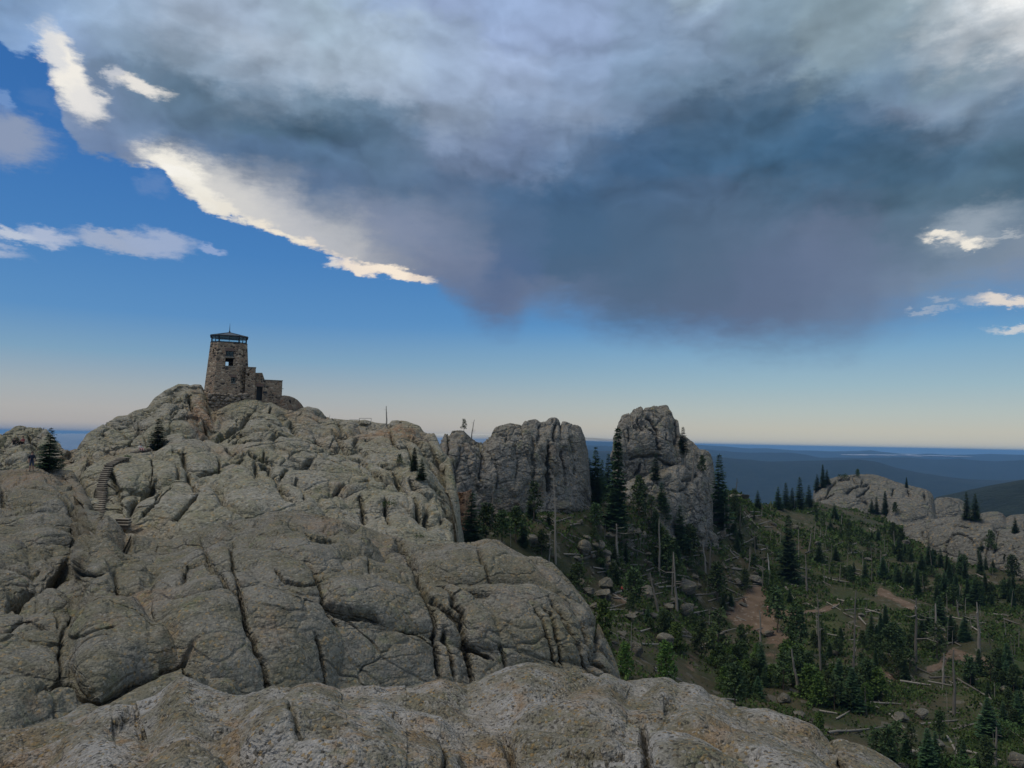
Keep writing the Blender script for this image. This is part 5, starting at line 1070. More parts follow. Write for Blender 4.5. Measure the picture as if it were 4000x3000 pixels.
def person(loc, rz, joints, shirt, legs, label, shorts=False, hair=(0.03, 0.02, 0.015), scale=1.0, hat=None):
    names = list(joints); me = bpy.data.meshes.new('person'); me.from_pydata([joints[n][0] for n in names], [(names.index(a), names.index(b)) for a, b, _ in BONES], [])
    o = bpy.data.objects.new('body_build', me); COL.objects.link(o)
    o.modifiers.new('skin', 'SKIN'); sl = me.skin_vertices[0].data if me.skin_vertices else None
    if sl is None:
        bm = bmesh.new(); bm.from_mesh(me); bm.verts.layers.skin.verify(); bm.to_mesh(me); bm.free(); sl = me.skin_vertices[0].data
    for i, n in enumerate(names): sl[i].radius = (joints[n][1],) * 2; sl[i].use_root = (n == 'pelvis')
    s = o.modifiers.new('sub', 'SUBSURF'); s.levels = 1; s.render_levels = 1
    bpy.context.view_layer.update()
    body = bpy.data.meshes.new_from_object(o.evaluated_get(bpy.context.evaluated_depsgraph_get())); body.name = 'person'; bpy.data.objects.remove(o)
    body.materials.clear()
    for mt in (shirt, legs, SKIN, SKIN if shorts else legs, M['dark_metal']): body.materials.append(mt)
    A = np.array([joints[a][0] for a, b, _ in BONES]); B_ = np.array([joints[b][0] for a, b, _ in BONES]); mt = [k for _, _, k in BONES]
    for f in body.polygons:
        c = np.array(f.center); ab = B_ - A; t = np.clip(np.sum((c - A) * ab, 1) / np.sum(ab * ab, 1), 0, 1); f.material_index = mt[int(np.argmin(np.linalg.norm(c - A - t[:, None] * ab, axis=1)))]; f.use_smooth = True
    r = link('person', body); r.location = loc; r.rotation_euler.z = rz; r.scale = (scale,) * 3
    tag(r, label, 'person')
    bm = bmesh.new(); hc = Vector(joints['crown'][0]) + Vector((0, .015, -.01)); bmesh.ops.create_icosphere(bm, subdivisions=2, radius=.105, matrix=Matrix.Translation(hc))
    for v in [v for v in bm.verts if v.co.z < hc.z - .05 and v.co.y < hc.y]: bm.verts.remove(v)
    hm_ = link('hair', bm_mesh(bm, 'hair', True), r, cloth('hair', hair))
    return r
NAVY = cloth('navy_cloth', (0.012, 0.016, 0.032)); BLACK = cloth('black_cloth', (0.012, 0.012, 0.013)); RED = cloth('red_cloth', (0.62, 0.075, 0.06)); DENIM = cloth('denim_cloth', (0.05, 0.065, 0.10)); MAROON = cloth('maroon_cloth', (0.16, 0.04, 0.045)); PINK = cloth('pink_cloth', (0.50, 0.28, 0.27)); WHITE = cloth('white_cloth', (0.55, 0.53, 0.5)); GREYC = cloth('grey_cloth', (0.12, 0.12, 0.13))
p = on('B', 124, 1839); person(p, 0.5, J_STAND, NAVY, DENIM, 'hiker in dark top and shorts standing left of the bushy spruce', shorts=True)
p = on('K', 99, 1738); person(p + np.array([0, -.35, .05]), -0.3, J_SIT, MAROON, BLACK, 'person in dark red top sitting on the rock knob')
p = on('K', 62, 1734); person(p + np.array([0, -.3, .0]), 0.6, J_SIT, BLACK, BLACK, 'person all in black sitting left of the one in dark red', scale=.9)
p = on('C', 594, 1752); person(p + np.array([.2, -.6, .05]), 0.4, J_SIT, GREYC, DENIM, 'person in blue grey sitting under the small spruce below the tower')
p = on('C', 560, 1757); person(p + np.array([0, -.5, .05]), 0.9, J_SIT, WHITE, PINK, 'person in pale clothes sitting on the steps by the small spruce', scale=.8)
p = on('V', 2431, 2318); person(p, 0.8, J_WALK, RED, BLACK, 'walker in a bright red top on the boulder path', scale=1.0)
p = on('V', 2902, 2352); person(p + np.array([0, 0, .35]), 0.3, J_SIT, BLACK, BLACK, 'person in black sitting on a pale rock in the dirt clearing')
p = on('V', 2996, 2392); person(p, -0.4, J_STAND, PINK, MAROON, 'person in pink top at the right edge of the dirt clearing')

# ------------------------------------------------------------------ vegetation
def leaf_mat(name, dark, light):
    m, T, b = new_mat(name)
    co = T.new('ShaderNodeTexCoord').outputs['Object']; oi = T.new('ShaderNodeObjectInfo')
    n = T.noise(co, 0.9, 4, 0.6)
    c = T.mix(T.step(n, 0.32, 0.68), (*dark, 1), (*light, 1))
    hsv = T.new('ShaderNodeHueSaturation'); T.put(hsv.inputs['Color'], c)
    T.put(hsv.inputs['Value'], T.math('MULTIPLY_ADD', oi.outputs['Random'], 0.5, 0.75)); T.put(hsv.inputs['Hue'], T.math('MULTIPLY_ADD', oi.outputs['Random'], 0.03, 0.485))
    T.put(b.inputs['Base Color'], hsv.outputs[0]); b.inputs['Roughness'].default_value = 0.75; b.inputs['Specular IOR Level'].default_value = 0.12
    return m
M['spruce'] = leaf_mat('spruce_needles', (0.024, 0.052, 0.024), (0.060, 0.105, 0.045))
M['pine'] = leaf_mat('pine_needles', (0.028, 0.052, 0.022), (0.068, 0.100, 0.038))
M['fresh'] = leaf_mat('fresh_green_leaves', (0.042, 0.085, 0.020), (0.105, 0.165, 0.040))
M['scrub'] = leaf_mat('scrub_leaves', (0.032, 0.062, 0.018), (0.078, 0.115, 0.038))
M['bark'] = plain_mat('bark', (0.085, 0.065, 0.05), 0.95, 0.4, 3.0)
def dead_mat(name, a, b2):
    m, T, b = new_mat(name); co = T.new('ShaderNodeTexCoord').outputs['Object']; oi = T.new('ShaderNodeObjectInfo')
    n = T.noise(T.mapping(co, scale=(6, 6, 0.7)), 1.5, 5, 0.7)
    c = T.mix(n, (*a, 1), (*b2, 1)); k = T.math('MULTIPLY_ADD', oi.outputs['Random'], 0.75, 0.55)
    T.put(b.inputs['Base Color'], T.vmath('SCALE', c, scale=k)); return m
M['dead'] = dead_mat('bleached_dead_wood', (0.12, 0.108, 0.09), (0.28, 0.258, 0.225))
M['white_wood'] = dead_mat('white_birch_bark', (0.55, 0.54, 0.5), (0.7, 0.69, 0.66))

class Cards:
    """collects many small leaf faces and bars"""
    def __init__(self): self.v, self.q, self.t, self.n = [], [], [], 0
    def quad(self, c, a, b):
        c, a, b = (np.asarray(x, float) for x in (c, a, b))
        self.v += [c - a * .5, c + a * .5, c + a * .25 + b, c - a * .25 + b]; self.q.append((self.n, self.n + 1, self.n + 2, self.n + 3)); self.n += 4
    def bar(self, p0, p1, r0, r1, n=5):
        p0, p1 = np.asarray(p0, float), np.asarray(p1, float); d = p1 - p0; d /= np.linalg.norm(d) + 1e-9
        s = np.cross(d, (0.3, 0.5, 0.8)); s /= np.linalg.norm(s); t = np.cross(d, s); b = self.n
        for p, r in ((p0, r0), (p1, r1)):
            for i in range(n): a = 2 * math.pi * i / n; self.v.append(p + (s * math.cos(a) + t * math.sin(a)) * r)
        for i in range(n): j = (i + 1) % n; self.q.append((b + i, b + j, b + n + j, b + n + i))
        self.n += 2 * n
    def mesh(self, name, smooth=False): return mesh_np(name, np.array(self.v), np.array(self.q, np.int32), smooth)

def trunk_cards(h, r, rs, lean=0.02, segs=5):
    c = Cards(); p = np.zeros(3); d = np.array([rs.uniform(-lean, lean), rs.uniform(-lean, lean), 1.0])
    for k in range(segs):
        q = p + d * h / segs + np.array([rs.uniform(-1, 1), rs.uniform(-1, 1), 0]) * lean * h * .12
        c.bar(p - (0, 0, .4 if k == 0 else 0), q, r * (1 - k / segs * .92), r * (1 - (k + 1) / segs * .92), 7); p = q
    return c

def spruce(seed, slim=0.17, gaps=0.12, h=10.0, low=0.04, nw=38):
    rs = random.Random(seed); c = Cards(); R = h * slim
    for k in range(nw):
        q = low + (0.985 - low) * (k / (nw - 1)) ** 0.92; z = q * h + rs.uniform(-.5, .5) * h / nw; rad = R * (1 - q) ** 0.80 * (0.55 + 0.45 * min(1, (q - low) * 9 + .35)) + 0.06
        nb = max(4, int(9 * (1 - q) + 4)); a0 = rs.uniform(0, 6.28)
        for i in range(nb):
            if rs.random() < gaps: continue
            a = a0 + 6.283 * i / nb + rs.uniform(-.3, .3); L = rad * rs.uniform(.62, 1.18); zo = rs.uniform(-.5, .5) * h / nw; dz = -0.30 * L * (1 - q) - .04 * L
            dx, dy = math.cos(a), math.sin(a); side = np.array([-dy, dx, 0])
            nseg = max(3, int(L / 0.19))
            for s in range(nseg):
                f = (s + .6) / nseg; pt = np.array([dx * L * f, dy * L * f, z + zo + dz * f + .16 * L * f * f]); w = (0.40 + .14 * L) * (1 - .5 * f) * rs.uniform(.75, 1.25)
                for sg in (-1, 1):
                    b = side * sg * w * .9 + np.array([dx, dy, 0]) * w * .55 + np.array([0, 0, rs.uniform(-.45, .12) * w])
                    a_ = np.array([dx, dy, rs.uniform(-.2, .2)]) * w * .75
                    c.quad(pt, a_, b)
            tip = np.array([dx * L, dy * L, z + dz + .16 * L]); c.quad(tip - np.array([dx, dy, 0]) * .1, side * .14, np.array([dx, dy, .15]) * .30)
    c.quad((0, 0, h * .97), (.10, 0, 0), (0, 0, h * .04)); c.quad((0, 0, h * .97), (0, .10, 0), (0, 0, h * .04))
    return c, trunk_cards(h * .97, h * .016, rs)

def pine(seed, h=8.0, spread=0.24, base=0.22, nl=26, dens=46):
    rs = random.Random(seed); c = Cards(); t = trunk_cards(h * .95, h * .017, rs, .05)
    for k in range(nl):
        q = base + (1 - base) * (k + rs.random()) / nl; z = q * h; rad = h * spread * (1 - ((q - base) / (1 - base)) ** 1.6 * .85) * rs.uniform(.35, 1.1); a = k * 2.4 + rs.uniform(-.5, .5)
        p = np.array([math.cos(a) * rad, math.sin(a) * rad, z + rs.uniform(.0, .10) * rad]); t.bar((0, 0, z - .15 * rad), p, h * .006, h * .002, 4)
        cr = h * rs.uniform(.055, .095)
        for s in range(dens):
            d = np.array([rs.gauss(0, 1), rs.gauss(0, 1), rs.gauss(0, .75)]); d /= np.linalg.norm(d) + 1e-9; o = p + d * cr * rs.uniform(.25, 1.05)
            w = h * rs.uniform(.018, .036); e = np.cross(d, (rs.uniform(-1, 1), rs.uniform(-1, 1), rs.uniform(-1, 1))); e /= np.linalg.norm(e) + 1e-9
            c.quad(o, e * w * 1.3, d * w * 1.8)
    return c, t

def bush(seed, w=1.6, h=1.2, n=420, leaf=0.11):
    rs = random.Random(seed); c = Cards(); t = Cards(); cl = [(rs.uniform(-.5, .5) * w, rs.uniform(-.5, .5) * w, rs.uniform(.3, .8) * h, rs.uniform(.22, .42) * w) for _ in range(7)]
    for x, y, z, r in cl: t.bar((0, 0, -.2), (x, y, z), .03, .01, 4)
    for k in range(n):
        x, y, z, r = cl[k % 7]; d = np.array([rs.gauss(0, 1), rs.gauss(0, 1), rs.gauss(0, .8)]); d /= np.linalg.norm(d) + 1e-9; o = np.array([x, y, z]) + d * r * rs.uniform(.4, 1.0); o[2] = max(o[2], .04)
        e = np.cross(d, (rs.uniform(-1, 1), rs.uniform(-1, 1), rs.uniform(-1, 1))); e /= np.linalg.norm(e) + 1e-9; s = leaf * rs.uniform(.6, 1.4)
        c.quad(o, e * s, d * s * .9 + np.array([0, 0, .3 * s]))
    return c, t

def kind(pairs, leaf, bark='bark'):
    out = []
    for nm, (c, t) in pairs:
        cm, tm = c.mesh('crown'), t.mesh('trunk', True); cm.materials.append(M[leaf]); tm.materials.append(M[bark])
        # one mesh for far copies too small to show parts
        v = np.vstack([np.array(c.v), np.array(t.v)]); q = np.vstack([np.array(c.q), np.array(t.q) + c.n])
        one = mesh_np('tree_far', v, q, False, np.r_[np.zeros(len(c.q)), np.ones(len(t.q))]); one.materials.append(M[leaf]); one.materials.append(M[bark])
        h = np.array(c.v)[:, 2].max(); out.append((cm, tm, one, h))
    return out
KIND = {'spruce': kind([('s', spruce(1, .23, .06)), ('s', spruce(2, .26, .10)), ('s', spruce(3, .20, .12))], 'spruce'),
        'slim': kind([('s', spruce(4, .14, .14, nw=64)), ('s', spruce(5, .16, .16, nw=64))], 'spruce'),
        'wide': kind([('s', spruce(6, .30, .10, low=.02)), ('s', spruce(9, .27, .16, low=.02))], 'spruce'),
        'pine': kind([('p', pine(11)), ('p', pine(12, spread=.28, base=.10)), ('p', pine(13, spread=.20, base=.30, nl=20))], 'pine'),
        'scraggy': kind([('p', pine(15, spread=.20, base=.34, nl=15, dens=34)), ('p', pine(16, spread=.17, base=.30, nl=13, dens=34))], 'pine'),
        'fresh': kind([('f', pine(21, spread=.30, base=.05, nl=30, dens=60)), ('f', pine(22, spread=.33, base=.05, nl=30, dens=60))], 'fresh'),
        'bush': kind([('b', bush(31)), ('b', bush(32, 1.9, 1.0)), ('b', bush(33, 1.3, 1.4))], 'scrub')}
NAMES = {'spruce': 'spruce_tree', 'slim': 'spruce_tree', 'wide': 'spruce_tree', 'pine': 'pine_tree', 'scraggy': 'pine_tree', 'fresh': 'young_pine_tree', 'bush': 'bush'}
CATS = {'spruce': 'spruce', 'slim': 'spruce', 'wide': 'spruce', 'pine': 'pine', 'scraggy': 'pine', 'fresh': 'young pine', 'bush': 'bush'}
rt = random.Random(77)
def plant(k, loc, h, label, group=None, parts=True, wide=1.0, tilt=0.0):
    cm, tm, one, h0 = rt.choice(KIND[k]); s = h / h0; rz = rt.uniform(0, 6.28)
    if parts:
        r = empty(NAMES[k], loc); link('crown', cm, r); link('trunk' if k != 'bush' else 'stem', tm, r)
    else:
        r = link(NAMES[k], one); r.location = loc
    r.scale = (s * wide, s * wide, s); r.rotation_euler = (rt.uniform(-tilt, tilt), rt.uniform(-tilt, tilt), rz)
    return tag(r, label, CATS[k], group)
def height(u, v, vt, p):
    """metres between the base and a top seen at picture row vt"""
    d = ray(u, vt); return float(d[2] / d[1] * p[1] - p[2])
def stand(k, key, u, v, vt, label, group=None, dy=0.0, wide=1.0, parts=None):
    p = on(key, u, v); p = p + np.array([0, dy, 0]); h = max(.5, height(u, v, vt, p))
    return plant(k, p - np.array([0, 0, .12]), h, label, group, (v - vt) > 55 if parts is None else parts, wide)

# trees one can tell apart
stand('wide', 'B', 186, 1826, 1664, 'bushy dark spruce standing on the slab beside the hiker at the left', wide=1.4)
stand('spruce', 'C', 612, 1752, 1628, 'small spruce growing on the rock slope below the tower', wide=1.6)
stand('slim', 'C', 1616, 1832, 1742, 'thin spruce, the taller of the pair on the ribs of the lookout hill', wide=1.6)
stand('spruce', 'C', 1648, 1868, 1786, 'dark spruce, the lower of the pair on the ribs of the lookout hill', wide=1.2)
stand('scraggy', 'C', 1558, 1816, 1764, 'scrawny little pine left of the spruce pair on the ribs', wide=1.2)
stand('bush', 'C', 1511, 1978, 1938, 'dark bush in a joint halfway up the ribs of the hill')
stand('bush', 'C', 1632, 2094, 2070, 'tiny bush at the foot of the ribs above the near cliff')
stand('bush', 'C', 497, 1790, 1770, 'olive bush beside the shallow steps')
for (u, v, vt, w, k, lb) in ((1842, 2135, 1918, 1.35, 'spruce', 'full spruce at the foot of the hill, leftmost before the grey rock wall'), (1905, 2130, 1958, 1.3, 'pine', 'bushy pine touching the full spruce before the grey rock wall'), (1962, 2130, 1985, 1.3, 'pine', 'dark pine second from the full spruce before the rock wall'),
                         (2018, 2120, 1972, 1.25, 'pine', 'dark pine at the right end of the clump before the rock wall'), (2048, 2130, 2010, 1.2, 'spruce', 'low spruce beside the pale slab right of the clump before the wall'), (2086, 2030, 1872, 1.0, 'scraggy', 'ragged pine standing against the middle of the grey rock wall'),
                         (2120, 2170, 2060, 1.3, 'pine', 'dark pine left of the tall bare trunk above the near cliff'), (2412, 2070, 1662, .80, 'slim', 'very tall narrow spruce in front of the left edge of the flat topped spire'), (2400, 2080, 1900, 1.5, 'spruce', 'broad dark spruce at the foot of the very tall narrow one'), (2330, 2070, 1960, 1.3, 'pine', 'pine left below the very tall narrow spruce'),
                         (2500, 2010, 1850, 1.0, 'pine', 'pine in front of the hollow under the flat topped spire'), (2590, 2030, 1880, 1.25, 'spruce', 'broad dark spruce left of the lower block of the spire'),
                         (2655, 2140, 1972, 1.0, 'spruce', 'light green pointed spruce below the lower block of the spire'), (2560, 2110, 1990, 1.0, 'pine', 'loose pine left of the light green pointed spruce'), (2700, 2180, 2040, 1.3, 'pine', 'wide dark pine right below the light green pointed spruce'), (2610, 2240, 2080, 1.4, 'pine', 'broad dark pine behind the tall hooked dead trunk'),
                         (2449, 2192, 2108, 1.0, 'slim', 'slim little spruce above the walker in red'), (2480, 2380, 2210, 1.2, 'pine', 'dark pine directly right of the walker in red'), (2258, 2290, 2190, 1.4, 'pine', 'dark pine left of the big boulders above the near cliff'),
                         (2800, 2340, 2188, 1.2, 'pine', 'tall bushy pine left of the top of the dirt clearing'), (2910, 2300, 2218, 1.3, 'pine', 'round dark pine at the top of the dirt clearing'), (2855, 2360, 2308, 1.2, 'spruce', 'small cone shaped spruce at the left edge of the dirt clearing'),
                         (3082, 2262, 2004, .95, 'spruce', 'tall dark spruce standing alone above the dirt clearing'), (3030, 2470, 2282, 1.1, 'scraggy', 'dark pine with a bare stem at the right edge of the dirt clearing'), (3112, 2560, 2345, 1.0, 'pine', 'dense tall pine right of the pine with the bare stem'),
                         (2806, 2600, 2366, 1.1, 'scraggy', 'open tall pine between the clearing and the near cliff'), (2742, 2560, 2410, 1.1, 'pine', 'dark pine left of the open tall pine'), (2600, 2680, 2492, .9, 'fresh', 'large fresh green young pine below the leaning slab'), (2440, 2640, 2500, 1.0, 'fresh', 'fresh green young pine beside the right end of the near cliff'),
                         (2360, 2510, 2332, .95, 'fresh', 'bright green young pine just right of the near cliff'), (2870, 2770, 2580, 1.2, 'pine', 'large dark pine just behind the foreground ledge'), (3289, 2756, 2658, 1.2, 'spruce', 'round topped dark spruce in the near valley bottom'), (3200, 2880, 2770, 1.0, 'fresh', 'yellow green bush like tree at the right end of the ledge'),
                         (3488, 2610, 2420, 1.1, 'pine', 'dark pine left of the big bleached snag with side arms'), (3669, 2890, 2770, 1.1, 'pine', 'bushy dark pine in the lower right valley'), (3859, 2722, 2650, 1.1, 'spruce', 'small dark spruce below the end of the winding trail'),
                         (2238, 2262, 2196, 1.0, 'spruce', 'small dark spruce on the rim above the near cliff')):
    stand(k, 'V', u, v, vt, lb, wide=w)
stand('spruce', 'R2', 2672, 1770, 1664, 'slim spruce on the shoulder of the flat topped spire', wide=1.3)
stand('spruce', 'R2', 2560, 1868, 1768, 'spruce growing on the ledge in the middle of the flat topped spire', wide=1.3)
stand('scraggy', 'R1', 1813, 1684, 1632, 'tiny crooked pine on top of the left end of the rock wall', wide=1.1)
stand('spruce', 'V', 2812, 2050, 1768, 'tall spruce hugging the right side of the flat topped spire', wide=.9)
stand('pine', 'R2', 2742, 1838, 1772, 'pine on the ledge below the shoulder of the spire')
for (u, vt, lb) in ((2328, 1742, 'tallest spruce in the gap between rock wall and spire'), (2300, 1785, 'spruce at the left of the gap between rock wall and spire'), (2352, 1790, 'middle spruce in the gap between rock wall and spire'), (2378, 1768, 'spruce at the right of the gap between rock wall and spire'), (2340, 1835, 'low spruce in front in the gap between rock wall and spire')):
    stand('spruce', 'V', u, 1925 if vt != 1835 else 1960, vt, lb, wide=1.0)
for (u, v, vt, lb) in ((2960, 1985, 1914, 'lone dark spruce on the crest right of the spire'), (3042, 1985, 1900, 'first spruce of the row left of the pale dome'), (3074, 1985, 1882, 'second spruce of the row left of the pale dome'), (3099, 1988, 1902, 'third spruce of the row left of the pale dome'), (3129, 1985, 1860, 'tallest broad spruce of the row left of the pale dome'), (3160, 1975, 1893, 'last spruce of the row left of the pale dome')):
    stand('spruce', 'V', u, v, vt, lb, wide=1.15)
for (u, v, vt, k, lb) in ((3191, 1912, 1850, 'spruce', 'spruce against the left flank of the pale dome'), (3211, 1900, 1812, 'slim', 'highest slim spruce on the left flank of the pale dome'), (3231, 1888, 1832, 'spruce', 'small spruce nearest the dome top on its left flank'), (3352, 1858, 1829, 'pine', 'bushy pine on top of the pale dome'), (3280, 1866, 1846, 'bush', 'brown green bush on the upper left of the pale dome'), (3541, 1900, 1862, 'slim', 'thin spruce on the right shoulder of the pale dome'),
                          (3407, 1998, 1948, 'spruce', 'left spruce of the three below the pale dome'), (3425, 1998, 1938, 'spruce', 'middle spruce of the three below the pale dome'), (3457, 2003, 1915, 'slim', 'tall slim right spruce of the three below the pale dome'), (3494, 2010, 1958, 'pine', 'small pine before the lower step of the dome')):
    stand(k, 'D', u, v, vt, lb, wide=1.1)
for (u, v, vt, lb) in ((3775, 2022, 1918, 'left of the two dark spruces behind the low cliff'), (3810, 2026, 1926, 'right of the two dark spruces behind the low cliff'), (3964, 2075, 2016, 'dark spruce on the low cliff at the right edge')):
    stand('spruce', 'D3', u, v, vt, lb, wide=1.0)
for (u, v, vt, lb) in ((3765, 2250, 2160, 'dark pine at the foot of the middle of the low cliff'), (3954, 2266, 2160, 'dark pine at the foot of the low cliff near the right edge'), (3870, 2140, 2066, 'small pine in a cleft of the low cliff'), (3666, 2300, 2236, 'pine on the slope below the left end of the low cliff')):
    stand('pine', 'V' if v > 2200 else 'D3', u, v, vt, lb, wide=1.1)

# many more, told apart only by where they grow
ZONES = [  # polygon-ish boxes (u0, u1, v0, v1), phrase
    ((2060, 2420, 1960, 2300), 'below the grey rock wall', 'trees below the grey rock wall'),
    ((2420, 2880, 1960, 2130), 'at the foot of the flat topped spire', 'trees at the foot of the spire'),
    ((2300, 2880, 2130, 2480), 'on the boulder slope left of the dirt clearing', 'trees on the boulder slope'),
    ((2330, 2960, 2480, 2760), 'in the gully beyond the foreground ledge', 'trees in the gully'),
    ((2860, 3200, 1990, 2290), 'on the slope above the dirt clearing', 'trees above the dirt clearing'),
    ((3200, 3560, 2010, 2300), 'on the green slope below the pale dome', 'trees below the pale dome'),
    ((3560, 4060, 2180, 2420), 'on the far slope below the low cliff', 'trees below the low cliff'),
    ((2960, 3420, 2300, 2640), 'right of the dirt clearing', 'trees right of the dirt clearing'),
    ((3400, 4060, 2300, 2600), 'on the slope above the winding trail', 'trees above the winding trail'),
    ((2960, 3480, 2640, 2900), 'in the near valley bottom right of the ledge', 'trees in the near valley bottom'),
    ((3420, 4060, 2620, 3020), 'below the winding trail at lower right', 'trees below the winding trail')]
def free(u, v, pad=0.35):
    """not on the trodden dirt"""
    p, pu, pv = SURF['V']; k = np.argmin((pu - u) ** 2 + (pv - v) ** 2)
    return dirt[k] < pad
def clump_at(u, v):
    p, pu, pv = SURF['V']; k = np.argmin((pu - u) ** 2 + (pv - v) ** 2)
    return fbm(p[k:k + 1] / 13.0, 3, 909)[0]
def scatter(zone, n, make, clump=None):
    (u0, u1, v0, v1), phrase, grp = ZONES[zone]; done = 0; tries = 0
    while done < n and tries < n * 12:
        tries += 1; u, v = rt.uniform(u0, u1), rt.uniform(v0, v1)
        if v < at(crestV, u) + 18 or (u < 2460 and v > at(crestB, u) - 15 and u < 2450) or not free(u, v) or not free(u, v - 30): continue
        if tries < n * 9 and clump is not None and clump_at(u, v) < clump: continue
        make(u, v, phrase, grp); done += 1
WORD = {'spruce': 'dark pointed spruce', 'pine': 'bushy dark pine', 'fresh': 'fresh green young pine', 'bush': 'low green bush', 'scraggy': 'thin ragged pine', 'slim': 'narrow spruce'}
def tree_maker(kinds, h0, h1):
    def f(u, v, phrase, grp):
        k = rt.choice(kinds); p = on('V', u, v); h = rt.uniform(h0, h1) * (.45 if k == 'bush' else 1.0)
        plant(k, p - np.array([0, 0, .12]), h, WORD[k] + ' ' + phrase, (WORD[k] + ' ' + phrase).replace('tree ', ''), h * FPX / p[1] > 95, rt.uniform(1.0, 1.4))
    return f
for z, n, ks, h0, h1 in ((0, 20, ['pine', 'spruce', 'bush'], 2.2, 4.5), (1, 18, ['pine', 'spruce', 'scraggy', 'bush'], 2.5, 5.5), (2, 28, ['pine', 'spruce', 'bush', 'scraggy'], 1.8, 4.2), (3, 60, ['fresh', 'fresh', 'pine', 'pine', 'bush'], 2.6, 5.2),
                         (4, 18, ['pine', 'spruce', 'bush'], 2.2, 5.0), (5, 54, ['pine', 'spruce', 'spruce', 'scraggy', 'bush'], 2.6, 5.6), (6, 46, ['pine', 'spruce', 'slim', 'bush'], 3.0, 6.5), (7, 26, ['pine', 'spruce', 'bush', 'scraggy'], 1.8, 4.2), (8, 50, ['pine', 'scraggy', 'spruce', 'slim', 'bush'], 3.2, 7.0),
                         (9, 50, ['pine', 'spruce', 'scraggy', 'bush', 'fresh'], 3.0, 6.4), (10, 62, ['pine', 'scraggy', 'spruce', 'spruce', 'bush', 'bush'], 2.4, 5.8)):
    scatter(z, n, tree_maker(ks, h0, h1), 0.06)

# ------------------------------------------------------------------ dead standing trunks
def snag_parts(seed, nb, h=8.0, r=0.16, reach=.22, lean=.03, up=.0, top=.35):
    rs = random.Random(seed); t = Cards(); p = np.zeros(3); segs = 7; spine = [p]
    for k in range(segs):
        q = p + np.array([rs.uniform(-1, 1) * lean * h / segs * 2, rs.uniform(-1, 1) * lean * h / segs * 2, h / segs]); t.bar(p - (0, 0, .5 if k == 0 else 0), q, r * (1 - k / segs * (1 - top)), r * (1 - (k + 1) / segs * (1 - top)), 7); p = q; spine.append(p)
    br = []
    for k in range(nb):
        q = rs.uniform(.35, .98); i = min(int(q * segs), segs - 1); o = spine[i] + (spine[i + 1] - spine[i]) * (q * segs - i); a = rs.uniform(0, 6.28); L = h * reach * rs.uniform(.35, 1.0) * (1.25 - q * .6)
        c = Cards(); m_ = o + np.array([math.cos(a), math.sin(a), rs.uniform(-.25, .35) + up]) * L * .55; e = m_ + np.array([math.cos(a + rs.uniform(-.5, .5)), math.sin(a + rs.uniform(-.5, .5)), rs.uniform(-.1, .7)]) * L * .5
        c.bar(o, m_, r * .36, r * .24, 5); c.bar(m_, e, r * .24, r * .10, 5)
        if rs.random() < .5: c.bar(m_, m_ + np.array([math.cos(a + 1), math.sin(a + 1), .4]) * L * .3, r * .16, r * .07, 4)
        br.append(c)
    return t, br
SNAG = {}
for nm, args in {'bare': [(1, 0), (2, 2), (3, 3), (4, 1)], 'twig': [(5, 9), (6, 12), (7, 8)], 'arms': [(8, 6), (9, 7), (10, 6)]}.items():
    lst = []
    for sd, nb in args:
        t, br = snag_parts(sd, nb, reach={'bare': .08, 'twig': .12, 'arms': .30}[nm], r={'bare': .15, 'twig': .13, 'arms': .19}[nm])
        tm = t.mesh('trunk', True); bms = [b.mesh('branch', True) for b in br]
        v = np.vstack([np.array(x.v) for x in [t] + br]); off = np.cumsum([0] + [x.n for x in [t] + br]); q = np.vstack([np.array(x.q) + o for x, o in zip([t] + br, off)])
        one = mesh_np('dead_trunk', v, q)
        for x in [tm, one] + bms: x.materials.append(M['dead'])
        lst.append((tm, bms, one))
    SNAG[nm] = lst
rsn = random.Random(3)
def snag(nm, base, top_uv, label, group=None, parts=False, fat=1.0, mat=None):
    """base: point; top seen at top_uv: the trunk leans so that it gets there"""
    tm, bms, one = rsn.choice(SNAG[nm]); d = ray(*top_uv) * base[1]; ax = Vector(d - base); h = ax.length; s = h / 8.0
    rot = Vector((0, 0, 1)).rotation_difference(ax.normalized()) @ Euler((0, 0, rsn.uniform(0, 6.28))).to_quaternion()
    if parts:
        r = empty('dead_tree', base); link('trunk', tm, r)
        for b in bms: link('branch', b, r)
    else:
        r = link('dead_tree', one if mat is None else one.copy()); r.location = base
        if mat is not None: r.data.materials.clear(); r.data.materials.append(mat)
    w = min(1.35, max(.62, 1.0 / s)) * s * fat; w = max(w, .45 * s)
    r.scale = (w, w, s); r.rotation_mode = 'QUATERNION'; r.rotation_quaternion = rot
    return tag(r, label, 'dead tree', group)
